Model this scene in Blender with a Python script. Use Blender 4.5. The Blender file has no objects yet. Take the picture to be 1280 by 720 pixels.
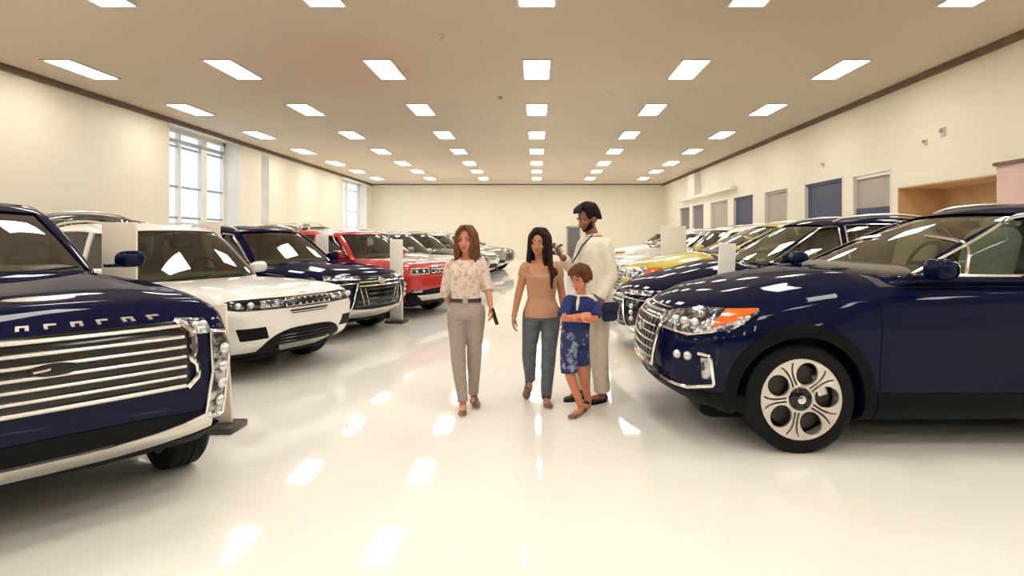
import bpy, bmesh, math, random
import numpy as np
from mathutils import Vector, Matrix
from mathutils.bvhtree import BVHTree
random.seed(7)
PI = math.pi
R = math.radians
SC = bpy.context.scene
COL = SC.collection
SC.view_settings.view_transform = 'Standard'
SC.view_settings.look = 'None'
SC.view_settings.gamma = 1.0
SC.view_settings.use_curve_mapping = False
SC.view_settings.exposure = 0.0
F, CAMZ, VX, VY = 720.0, 1.5, 671.0, 297.0

# ------------------------------------------------------------------ materials
def srgb(r, g, b):
    f = lambda c: (c/255/12.92) if c/255 <= .04045 else ((c/255+.055)/1.055)**2.4
    return (f(r), f(g), f(b), 1)

def mat(name, col, rough=.5, metal=0., coat=0., noise=None, bump=None, spec=.5, sheen=0.):
    m = bpy.data.materials.new(name); m.use_nodes = True
    nt = m.node_tree; b = nt.nodes['Principled BSDF']
    b.inputs['Base Color'].default_value = col
    b.inputs['Roughness'].default_value = rough
    b.inputs['Metallic'].default_value = metal
    b.inputs['Coat Weight'].default_value = coat
    b.inputs['Coat Roughness'].default_value = .03
    b.inputs['Specular IOR Level'].default_value = spec
    b.inputs['Sheen Weight'].default_value = sheen
    tc = None
    if noise or bump:
        tc = nt.nodes.new('ShaderNodeTexCoord')
    if noise:                       # (scale, colour2, contrast lo, hi)
        n = nt.nodes.new('ShaderNodeTexNoise'); n.inputs['Scale'].default_value = noise[0]
        n.inputs['Detail'].default_value = 4
        r = nt.nodes.new('ShaderNodeValToRGB')
        r.color_ramp.elements[0].position = noise[2]; r.color_ramp.elements[1].position = noise[3]
        r.color_ramp.elements[0].color = col; r.color_ramp.elements[1].color = noise[1]
        nt.links.new(tc.outputs['Object'], n.inputs['Vector'])
        nt.links.new(n.outputs['Fac'], r.inputs['Fac'])
        nt.links.new(r.outputs['Color'], b.inputs['Base Color'])
    if bump:                        # (scale, strength)
        n2 = nt.nodes.new('ShaderNodeTexNoise'); n2.inputs['Scale'].default_value = bump[0]
        bp = nt.nodes.new('ShaderNodeBump'); bp.inputs['Strength'].default_value = bump[1]
        bp.inputs['Distance'].default_value = .01
        nt.links.new(tc.outputs['Object'], n2.inputs['Vector'])
        nt.links.new(n2.outputs['Fac'], bp.inputs['Height'])
        nt.links.new(bp.outputs['Normal'], b.inputs['Normal'])
    return m

def glass_mat(name, tint, ior=1.5, rough=.02, gl=(1, 1, 1, 1)):
    m = bpy.data.materials.new(name); m.use_nodes = True
    nt = m.node_tree; nt.nodes.clear()
    o = nt.nodes.new('ShaderNodeOutputMaterial'); mx = nt.nodes.new('ShaderNodeMixShader')
    t = nt.nodes.new('ShaderNodeBsdfTransparent'); t.inputs['Color'].default_value = tint
    g = nt.nodes.new('ShaderNodeBsdfGlossy'); g.inputs['Roughness'].default_value = rough
    g.inputs['Color'].default_value = gl
    f = nt.nodes.new('ShaderNodeFresnel'); f.inputs['IOR'].default_value = ior
    ge = nt.nodes.new('ShaderNodeNewGeometry'); mu = nt.nodes.new('ShaderNodeMath'); mu.operation = 'SUBTRACT'; mu.use_clamp = True
    nt.links.new(f.outputs[0], mu.inputs[0]); nt.links.new(ge.outputs['Backfacing'], mu.inputs[1])   # only the outer face of the pane reflects
    nt.links.new(mu.outputs[0], mx.inputs[0]); nt.links.new(t.outputs[0], mx.inputs[1])
    nt.links.new(g.outputs[0], mx.inputs[2]); nt.links.new(mx.outputs[0], o.inputs[0])
    return m

def emit_mat(name, col, s):
    m = bpy.data.materials.new(name); m.use_nodes = True
    b = m.node_tree.nodes['Principled BSDF']
    b.inputs['Base Color'].default_value = (.8, .8, .8, 1)
    b.inputs['Emission Color'].default_value = col
    b.inputs['Emission Strength'].default_value = s
    return m

M = {}
M['floor'] = mat('white_epoxy_floor', srgb(241, 239, 231), .045, noise=(.35, srgb(238, 235, 226), .4, .65))
M['ceiling'] = mat('taupe_ceiling', srgb(218, 203, 184), .8, noise=(.15, srgb(213, 197, 177), .35, .7))
M['wall'] = mat('cream_wall', srgb(241, 234, 216), .6, noise=(.25, srgb(237, 228, 207), .35, .7))
M['trim'] = mat('brown_trim', srgb(120, 98, 74), .6, noise=(3, srgb(108, 88, 66), .4, .6))
M['white'] = mat('white_satin', srgb(238, 234, 224), .35, noise=(2, srgb(233, 228, 217), .4, .6))
M['cream_board'] = mat('cream_board', srgb(236, 226, 208), .4, noise=(2, srgb(232, 221, 202), .4, .6))
M['grey_base'] = mat('grey_foot', srgb(74, 70, 66), .4, noise=(8, srgb(66, 62, 58), .4, .6))
M['navy_panel'] = mat('navy_panel', srgb(58, 64, 98), .4, noise=(1.5, srgb(52, 58, 92), .4, .6))
M['grey_panel'] = mat('grey_panel', srgb(176, 168, 154), .4, noise=(1.5, srgb(168, 162, 150), .4, .6))
M['greyblue_panel'] = mat('greyblue_panel', srgb(112, 112, 118), .4, noise=(1.5, srgb(104, 104, 110), .4, .6))
M['pink_panel'] = mat('pink_panel', srgb(228, 196, 190), .5, noise=(1.5, srgb(222, 188, 182), .4, .6))
M['wood'] = mat('tan_wood', srgb(222, 186, 140), .5, noise=(2.5, srgb(212, 174, 126), .35, .65))
M['alu'] = mat('window_aluminium', srgb(168, 172, 176), .4, .3, noise=(4, srgb(158, 163, 168), .4, .6))
M['paint_navy'] = mat('navy_car_paint', (.0022, .0035, .026, 1), .35, 0, .38, noise=(900, (.003, .005, .032, 1), .4, .6), spec=.0)
M['paint_blue'] = mat('blue_car_paint', (.0018, .0045, .026, 1), .35, 0, .38, noise=(900, (.0025, .006, .032, 1), .4, .6), spec=.0)
M['paint_white'] = mat('white_car_paint', srgb(238, 234, 226), .3, 0, .7, noise=(900, srgb(234, 230, 222), .4, .6))
M['paint_red'] = mat('red_car_paint', (.55, .012, .012, 1), .3, .1, 1., noise=(900, (.48, .01, .01, 1), .4, .6))
M['paint_yellow'] = mat('yellow_car_paint', (.62, .50, .06, 1), .3, .1, 1., noise=(900, (.56, .45, .05, 1), .4, .6))
M['paint_silver'] = mat('silver_car_paint', srgb(205, 203, 196), .3, .4, 1., noise=(900, srgb(196, 194, 188), .4, .6))
M['paint_black'] = mat('black_car_paint', (.01, .01, .012, 1), .3, .1, 1., noise=(900, (.014, .014, .016, 1), .4, .6))
M['paint_grey'] = mat('taupe_grey_car_paint', srgb(140, 128, 106), .3, .3, 1., noise=(900, srgb(132, 120, 98), .4, .6))
M['plastic'] = mat('black_plastic', (.005, .005, .0055, 1), .55, bump=(400, .15), spec=.12)
M['plastic2'] = mat('charcoal_cladding', (.005, .0053, .006, 1), .5, bump=(300, .12), spec=.1)
M['wall_dark'] = mat('darkened_unseen_wall', srgb(92, 80, 66), .6, noise=(.3, srgb(84, 72, 58), .4, .6))  # unseen wall behind the camera, darkened so the car sides reflect dark
M['gloss_black'] = mat('gloss_black', (.006, .006, .007, 1), .12, noise=(50, (.008, .008, .009, 1), .4, .6))
M['chrome'] = mat('chrome', (.82, .80, .77, 1), .1, 1., noise=(30, (.78, .76, .73, 1), .4, .6))
M['satin'] = mat('satin_metal', (.72, .69, .64, 1), .28, 1., noise=(60, (.66, .63, .58, 1), .4, .6))
M['alloy'] = mat('machined_alloy', (.78, .73, .67, 1), .3, .75, noise=(40, (.72, .67, .61, 1), .4, .6))
M['rubber'] = mat('tyre_rubber', (.006, .006, .006, 1), .7, bump=(120, .3), spec=.2)
M['disc'] = mat('brake_disc_steel', (.07, .066, .06, 1), .4, .9, noise=(60, (.05, .048, .045, 1), .4, .6))
M['amber'] = mat('amber_lens', (.85, .16, .012, 1), .15, coat=.6, noise=(120, (.75, .12, .01, 1), .4, .6))
M['red_lens'] = mat('red_lens', (.35, .01, .01, 1), .15, coat=.6, noise=(120, (.3, .01, .01, 1), .4, .6))
M['lamp_back'] = mat('lamp_reflector', (.55, .55, .55, 1), .18, .95, noise=(14, (.06, .06, .07, 1), .42, .58), bump=(22, .9))
M['lamp_clear'] = mat('lamp_clear', (.85, .84, .82, 1), .1, .6, noise=(60, (.6, .6, .6, 1), .4, .6))
M['seat'] = mat('grey_upholstery', srgb(190, 192, 188), .7, noise=(30, srgb(182, 184, 180), .4, .6))
M['seat_dark'] = mat('dark_upholstery', srgb(98, 94, 82), .7, noise=(30, srgb(90, 86, 76), .4, .6))
M['cabin'] = mat('dark_cabin_trim', srgb(104, 100, 84), .6, noise=(20, srgb(96, 92, 78), .4, .6))
M['glass'] = glass_mat('clear_car_glass', (.70, .73, .62, 1), 1.8)
M['glass_side'] = glass_mat('clear_side_glass', (.66, .69, .66, 1), 1.35)
M['cabin_dark'] = mat('black_cabin_trim', srgb(34, 34, 34), .6, noise=(20, srgb(30, 30, 30), .4, .6))
M['glass_dark'] = glass_mat('tinted_car_glass', (.34, .36, .32, 1), 1.6)
M['pane'] = glass_mat('window_glass', (.86, .90, .93, 1), 1.3)
M['lightpanel'] = emit_mat('led_panel', (1, .968, .912, 1), 19.6)
M['frame_white'] = mat('white_light_frame', srgb(225, 215, 195), .5, noise=(10, srgb(220, 210, 190), .4, .6))

# ------------------------------------------------------------------ objects
def link(name, bm, m, parent=None, smooth=True, angle=38):
    me = bpy.data.meshes.new(name)
    if isinstance(bm, bmesh.types.BMesh):
        bm.to_mesh(me); bm.free()
    else:
        bpy.data.meshes.remove(me); me = bm
    for x in (m if isinstance(m, (list, tuple)) else [m]):
        me.materials.append(M[x] if isinstance(x, str) else x)
    if smooth:
        me.shade_smooth(); me.set_sharp_from_angle(angle=R(angle))
    o = bpy.data.objects.new(name, me); COL.objects.link(o)
    if parent: o.parent = parent
    return o

def tag(o, label=None, cat=None, group=None, kind=None):
    if label: o['label'] = label
    if cat: o['category'] = cat
    if group: o['group'] = group
    if kind: o['kind'] = kind
    return o

def empty(name, loc=(0, 0, 0), rz=0, label=None, cat=None, group=None):
    o = bpy.data.objects.new(name, None); COL.objects.link(o)
    o.location = loc; o.rotation_euler = (0, 0, rz); o.empty_display_size = .1
    return tag(o, label, cat, group)

def copy_tree(o, parent=None):
    c = o.copy(); COL.objects.link(c)
    if parent: c.parent = parent
    for ch in list(o.children): copy_tree(ch, c)
    return c

def evaluated(o, mods):
    """apply modifiers listed as (type, dict) to object o; returns a new mesh and removes o"""
    for t, d in mods:
        md = o.modifiers.new(t.lower(), t)
        for k, v in d.items(): setattr(md, k, v)
    bpy.context.view_layer.update()
    dg = bpy.context.evaluated_depsgraph_get()
    me = bpy.data.meshes.new_from_object(o.evaluated_get(dg))
    bpy.data.objects.remove(o)
    return me

# ------------------------------------------------------------------ bmesh shapes
def box(bm, c, s, rot=None, bevel=0., mi=0):
    g = bmesh.ops.create_cube(bm, size=1.)
    vs = g['verts']
    mtx = Matrix.Diagonal((s[0], s[1], s[2], 1))
    bmesh.ops.transform(bm, matrix=mtx, verts=vs)
    fs = set(f for v in vs for f in v.link_faces)
    for f in fs: f.material_index = mi
    if bevel > 0:
        es = list(set(e for v in vs for e in v.link_edges))
        r = bmesh.ops.bevel(bm, geom=es, offset=bevel, segments=2, affect='EDGES', profile=.5)
        vs = list(set(v for f in r['faces'] for v in f.verts) | set(v for v in vs if v.is_valid))
    t = Matrix.Translation(c)
    if rot is not None: t = t @ rot
    bmesh.ops.transform(bm, matrix=t, verts=vs)
    return vs

def tube(bm, pts, r, n=8, cap=True):
    """swept tube; r scalar or list"""
    pts = [Vector(p) for p in pts]
    rs = r if isinstance(r, (list, tuple)) else [r]*len(pts)
    rings = []; prev = None
    for i, p in enumerate(pts):
        d = (pts[min(i+1, len(pts)-1)] - pts[max(i-1, 0)])
        d = d.normalized() if d.length > 1e-9 else Vector((0, 0, 1))
        if prev is None:
            a = Vector((0, 0, 1)) if abs(d.z) < .9 else Vector((1, 0, 0))
        else: a = prev
        u = (a - d*a.dot(d)).normalized(); v = d.cross(u); prev = u
        rings.append([bm.verts.new(p + (u*math.cos(2*PI*k/n) + v*math.sin(2*PI*k/n))*rs[i]) for k in range(n)])
    for A, B in zip(rings, rings[1:]):
        for k in range(n): bm.faces.new((A[k], A[(k+1) % n], B[(k+1) % n], B[k]))
    if cap:
        bm.faces.new(rings[0][::-1]); bm.faces.new(rings[-1])
    return rings

def lathe(bm, prof, axis='Y', n=48, mi=0, off=(0, 0, 0)):
    """profile list of (radius, height) revolved; axis Y means height along y"""
    rings = []
    for r, h in prof:
        ring = []
        for k in range(n):
            a = 2*PI*k/n; c, s = math.cos(a)*r, math.sin(a)*r
            p = (c, h, s) if axis == 'Y' else ((c, s, h) if axis == 'Z' else (h, c, s))
            ring.append(bm.verts.new(Vector(p)+Vector(off)))
        rings.append(ring)
    for A, B in zip(rings, rings[1:]):
        for k in range(n):
            f = bm.faces.new((A[k], A[(k+1) % n], B[(k+1) % n], B[k])); f.material_index = mi
    return rings

def rbox(dims, rad, core, deform=None, m=4):
    """closed rounded box; dims half sizes, rad corner radii per axis, core = cells of the flat core per axis"""
    ax = []
    for d, r, n in zip(dims, rad, core):
        rho = min(.98, r/d)
        zone = [math.tan(PI/4*k/m) for k in range(m+1)]
        neg = [-(1-rho) - rho*t for t in reversed(zone)]
        pos = [(1-rho) + rho*t for t in zone]
        mid = list(np.linspace(-(1-rho), 1-rho, n+1)[1:-1])
        ax.append(neg + mid + pos)
    N = [len(a)-1 for a in ax]
    bm = bmesh.new(); V = {}
    def vert(i, j, k):
        key = (i, j, k)
        if key in V: return V[key]
        p = [ax[0][i]*dims[0], ax[1][j]*dims[1], ax[2][k]*dims[2]]
        q = []; d = []
        for x, D, r in zip(p, dims, rad):
            c = max(-(D-r), min(D-r, x)); q.append(c); d.append((x-c)/r)
        l = math.sqrt(sum(t*t for t in d))
        if l > 1e-9:
            # rounded so that a face centre stays on the face
            p = [c + r*t/l*1.0 for c, r, t in zip(q, rad, d)]
        if deform: p = deform(*p)
        V[key] = bm.verts.new(p); return V[key]
    def quad(a, b, c, d): bm.faces.new((vert(*a), vert(*b), vert(*c), vert(*d)))
    for i in range(N[0]):
        for j in range(N[1]):
            quad((i, j, N[2]), (i+1, j, N[2]), (i+1, j+1, N[2]), (i, j+1, N[2]))
            quad((i, j, 0), (i, j+1, 0), (i+1, j+1, 0), (i+1, j, 0))
    for i in range(N[0]):
        for k in range(N[2]):
            quad((i, 0, k), (i+1, 0, k), (i+1, 0, k+1), (i, 0, k+1))
            quad((i, N[1], k), (i, N[1], k+1), (i+1, N[1], k+1), (i+1, N[1], k))
    for j in range(N[1]):
        for k in range(N[2]):
            quad((0, j, k), (0, j, k+1), (0, j+1, k+1), (0, j+1, k))
            quad((N[0], j, k), (N[0], j+1, k), (N[0], j+1, k+1), (N[0], j, k+1))
    return bm

def curve(xs, ys):
    """smooth monotone interpolation through points (x ascending)"""
    xs = np.array(xs, float); ys = np.array(ys, float)
    h = np.diff(xs); dl = np.diff(ys)/h
    mm = np.zeros(len(xs))
    mm[0], mm[-1] = dl[0], dl[-1]
    for i in range(1, len(xs)-1):
        mm[i] = 0 if dl[i-1]*dl[i] <= 0 else 2*dl[i-1]*dl[i]/(dl[i-1]+dl[i])
    def f(x):
        x = min(max(x, xs[0]), xs[-1])
        i = min(max(int(np.searchsorted(xs, x))-1, 0), len(h)-1)
        t = (x-xs[i])/h[i]
        return float((2*t**3-3*t*t+1)*ys[i] + (t**3-2*t*t+t)*h[i]*mm[i] + (-2*t**3+3*t*t)*ys[i+1] + (t**3-t*t)*h[i]*mm[i+1])
    return f

def sstep(a, b, x):
    t = min(max((x-a)/(b-a), 0), 1); return t*t*(3-2*t)

def resample(poly, n):
    P = [Vector((p[0], p[1], 0)) for p in poly]
    L = [0]
    for a, b in zip(P, P[1:]): L.append(L[-1]+(b-a).length)
    out = []
    for k in range(n+1):
        s = L[-1]*k/n
        i = 0
        while i < len(P)-2 and L[i+1] < s: i += 1
        t = 0 if L[i+1] == L[i] else (s-L[i])/(L[i+1]-L[i])
        q = P[i].lerp(P[i+1], min(max(t, 0), 1)); out.append((q.x, q.y))
    return out

class Surf:
    """a surface details are laid onto by casting rays along an axis"""
    def __init__(s, bm, pivot=0.):
        s.t = BVHTree.FromBMesh(bm); s.px = pivot; s.zs = 1.
    def hit(s, axis, u, v):
        if axis == 'left': o, d = Vector((u, 6, v)), Vector((0, -1, 0))
        elif axis == 'right': o, d = Vector((u, -6, v)), Vector((0, 1, 0))
        elif axis == 'front': o, d = Vector((8, u, v)), Vector((-1, 0, 0))
        elif axis == 'rear': o, d = Vector((-8, u, v)), Vector((1, 0, 0))
        elif axis == 'top': o, d = Vector((u, v, 8)), Vector((0, 0, -1))
        else:                                           # cylinder about the pivot, u in degrees from straight ahead
            v = v*s.zs
            a = R(u); dr = Vector((math.cos(a), math.sin(a), 0))
            o, d = Vector((s.px, 0, v)) + dr*6, -dr
        h = s.t.ray_cast(o, d)
        if h[0] is None:
            o2 = o + d*(o.length*.7)
            h = s.t.find_nearest(o2)
        n = h[1]
        if n.dot(d) > 0: n = -n
        return h[0], n
    def patch(s, axis, top, bot, nu, nv, off=.004, thick=.012, bm=None, mi=0):
        T, B = resample(top, nu), resample(bot, nu)
        bm = bm or bmesh.new(); out = []; inn = []
        for j in range(nv+1):
            ro, ri = [], []
            for i in range(nu+1):
                t = j/nv
                u = T[i][0]*(1-t)+B[i][0]*t; v = T[i][1]*(1-t)+B[i][1]*t
                p, n = s.hit(axis, u, v)
                ro.append(bm.verts.new(p+n*off)); ri.append(bm.verts.new(p+n*(off-thick)))
            out.append(ro); inn.append(ri)
        fs = []
        for j in range(nv):
            for i in range(nu):
                fs.append(bm.faces.new((out[j][i], out[j][i+1], out[j+1][i+1], out[j+1][i])))
                fs.append(bm.faces.new((inn[j][i], inn[j+1][i], inn[j+1][i+1], inn[j][i+1])))
        for i in range(nu):
            fs.append(bm.faces.new((out[0][i], inn[0][i], inn[0][i+1], out[0][i+1])))
            fs.append(bm.faces.new((out[nv][i], out[nv][i+1], inn[nv][i+1], inn[nv][i])))
        for j in range(nv):
            fs.append(bm.faces.new((out[j][0], out[j+1][0], inn[j+1][0], inn[j][0])))
            fs.append(bm.faces.new((out[j][nu], inn[j][nu], inn[j+1][nu], out[j+1][nu])))
        for f in fs: f.material_index = mi
        bmesh.ops.recalc_face_normals(bm, faces=fs)
        return bm
    def line(s, axis, poly, r, n=40, off=0., bm=None, sides=8):
        bm = bm or bmesh.new()
        pts = []
        for u, v in resample(poly, n):
            p, nn = s.hit(axis, u, v); pts.append(p+nn*off)
        tube(bm, pts, r, sides); return bm

def rect(u0, u1, v0, v1):
    return [(u0, v1), (u1, v1)], [(u0, v0), (u1, v0)]

def disc(u, v, ru, rv, n=12):
    """top and bottom halves of an ellipse"""
    top = [(u-ru*math.cos(PI*k/n), v+rv*math.sin(PI*k/n)) for k in range(n+1)]
    bot = [(u-ru*math.cos(PI*k/n), v-rv*math.sin(PI*k/n)) for k in range(n+1)]
    return top, bot

def prism(bm, poly, axis, lo, hi, mi=0):
    """extrude a 2D polygon; axis 'y': poly in (x,z); axis 'x': poly in (y,z)"""
    mk = (lambda p, h: (p[0], h, p[1])) if axis == 'y' else (lambda p, h: (h, p[0], p[1]))
    A = [bm.verts.new(mk(p, lo)) for p in poly]; B = [bm.verts.new(mk(p, hi)) for p in poly]
    fs = [bm.faces.new(A[::-1]), bm.faces.new(B)]
    n = len(poly)
    for k in range(n): fs.append(bm.faces.new((A[k], A[(k+1) % n], B[(k+1) % n], B[k])))
    for f in fs: f.material_index = mi
    bmesh.ops.recalc_face_normals(bm, faces=fs)
# ------------------------------------------------------------------ wheels
def curve_plate(outer, holes, extrude, bevel):
    """flat plate with holes from a filled 2D curve; returns mesh in the xy plane"""
    cu = bpy.data.curves.new('plate', 'CURVE'); cu.dimensions = '2D'; cu.fill_mode = 'BOTH'
    cu.extrude = extrude; cu.bevel_depth = bevel; cu.bevel_resolution = 1
    for pts in [outer]+holes:
        sp = cu.splines.new('POLY'); sp.points.add(len(pts)-1); sp.use_cyclic_u = True
        for p, (x, y) in zip(sp.points, pts): p.co = (x, y, 0, 1)
    o = bpy.data.objects.new('plate', cu); COL.objects.link(o)
    bpy.context.view_layer.update()
    me = bpy.data.meshes.new_from_object(o.evaluated_get(bpy.context.evaluated_depsgraph_get()))
    bpy.data.objects.remove(o); bpy.data.curves.remove(cu)
    return me

def circ(cx, cy, rx, ry=None, n=28, rot=0.):
    ry = ry or rx; out = []
    for k in range(n):
        a = 2*PI*k/n; x, y = rx*math.cos(a), ry*math.sin(a)
        out.append((cx + x*math.cos(rot)-y*math.sin(rot), cy + x*math.sin(rot)+y*math.cos(rot)))
    return out

def rim_plate(style, rr):
    holes = []
    if style == 'five':
        for k in range(5):
            a = PI/2 + 2*PI*k/5 + .08
            holes.append(circ(math.cos(a)*rr*.640, math.sin(a)*rr*.640, rr*.295, rr*.275, 28, a))
            b = a + PI/5
            for sgn in (-1, 1):                   # the twin grooves between neighbouring ovals
                pts = []
                for q in range(11):
                    s = q/10; rad = rr*(.33+.60*s); th = b + sgn*(.075+.16*(s-.45)**2*2.0)*1.0
                    pts.append((math.cos(th)*rad, math.sin(th)*rad, th))
                w = rr*.034
                l = [(x-math.sin(t)*w, y+math.cos(t)*w) for x, y, t in pts]
                r = [(x+math.sin(t)*w, y-math.cos(t)*w) for x, y, t in pts]
                holes.append(l + r[::-1])
    else:
        n = 7 if style == 'seven' else 10
        for k in range(n):
            a0, a1 = 2*PI*k/n, 2*PI*(k+1)/n
            g = .10 if n == 7 else .075
            o = [(rr*.88*math.cos(a), rr*.88*math.sin(a)) for a in np.linspace(a0+g, a1-g, 8)]
            g2 = g*2.4
            i = [(rr*.36*math.cos(a), rr*.36*math.sin(a)) for a in np.linspace(a1-g2, a0+g2, 4)]
            holes.append(o+i)
    return curve_plate(circ(0, 0, rr*.985, n=64), holes, .010, .004)

def make_wheel(r, w, style, ratio=.74):
    """tyre with rim, barrel, brake disc and centre cap; axis along y, outer face +y"""
    bm = bmesh.new(); rr = r*ratio; h = w/2
    prof = [(rr, -h*.9), (rr+.02, -h*.97), (r-.06, -h), (r-.022, -h*.92), (r, -h*.72), (r, -h*.24), (r-.009, -h*.22), (r-.009, -h*.18),
            (r, -h*.16), (r, h*.16), (r-.009, h*.18), (r-.009, h*.22), (r, h*.24), (r, h*.72), (r-.022, h*.92), (r-.06, h), (rr+.02, h*.97), (rr, h*.9),
            (rr-.004, h*.5), (rr-.004, -h*.5), (rr, -h*.9)]
    lathe(bm, prof, n=56)
    bmesh.ops.remove_doubles(bm, verts=bm.verts, dist=1e-5)
    bmesh.ops.recalc_face_normals(bm, faces=bm.faces)
    tyre = link('wheel', bm, 'rubber')
    me = rim_plate(style, rr)
    bm = bmesh.new(); bm.from_mesh(me); bpy.data.meshes.remove(me)
    # dish the face a little and stand it upright
    for v in bm.verts:
        d = math.hypot(v.co.x, v.co.y)/rr
        v.co.z += h*.80 - .030*(1-min(d, 1))**1.3
    bmesh.ops.transform(bm, matrix=Matrix.Rotation(-PI/2, 4, 'X'), verts=bm.verts)
    lathe(bm, [(rr*.995, h*.86), (rr*.995, -h*.85), (rr*.95, -h*.85), (rr*.93, h*.70), (rr*.965, h*.86), (rr*.995, h*.86)], n=56)
    rim = link('rim', bm, 'alloy', tyre, angle=30)
    bm = bmesh.new()
    lathe(bm, [(.001, h*.30), (rr*.80, h*.30), (rr*.80, h*.18), (.001, h*.18)], n=40)
    link('brake_disc', bm, 'disc', tyre)
    bm = bmesh.new()
    lathe(bm, [(.001, h*.12), (rr*.94, h*.10), (rr*.94, h*.06), (.001, h*.06)], n=32)
    link('wheel_backing', bm, 'plastic', tyre)
    bm = bmesh.new()
    box(bm, (-rr*.62, h*.25, rr*.12), (rr*.25, h*.42, rr*.55), bevel=.01)
    link('brake_caliper', bm, 'satin', tyre)
    bm = bmesh.new()
    y0 = h*.80-.010
    lathe(bm, [(rr*.30, y0-.02), (rr*.29, y0+.008), (rr*.20, y0+.020), (rr*.12, y0+.026), (.001, y0+.028)], n=32)
    for k in range(5):
        a = 2*PI*k/5+.7
        lathe(bm, [(.011, y0+.006), (.011, y0+.024), (.001, y0+.026)], n=8, off=(math.cos(a)*rr*.22, 0, math.sin(a)*rr*.22))
    link('centre_cap', bm, 'gloss_black', tyre)
    bm = bmesh.new()
    lathe(bm, [(rr*.10, y0+.02), (rr*.10, y0+.031), (rr*.075, y0+.034), (.001, y0+.033)], n=24)
    link('cap_ring', bm, 'chrome', tyre)
    return tyre

# ------------------------------------------------------------------ car bodies
class Car: pass

def mirror_poly(p): return [(-u, v) for u, v in p]

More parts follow.
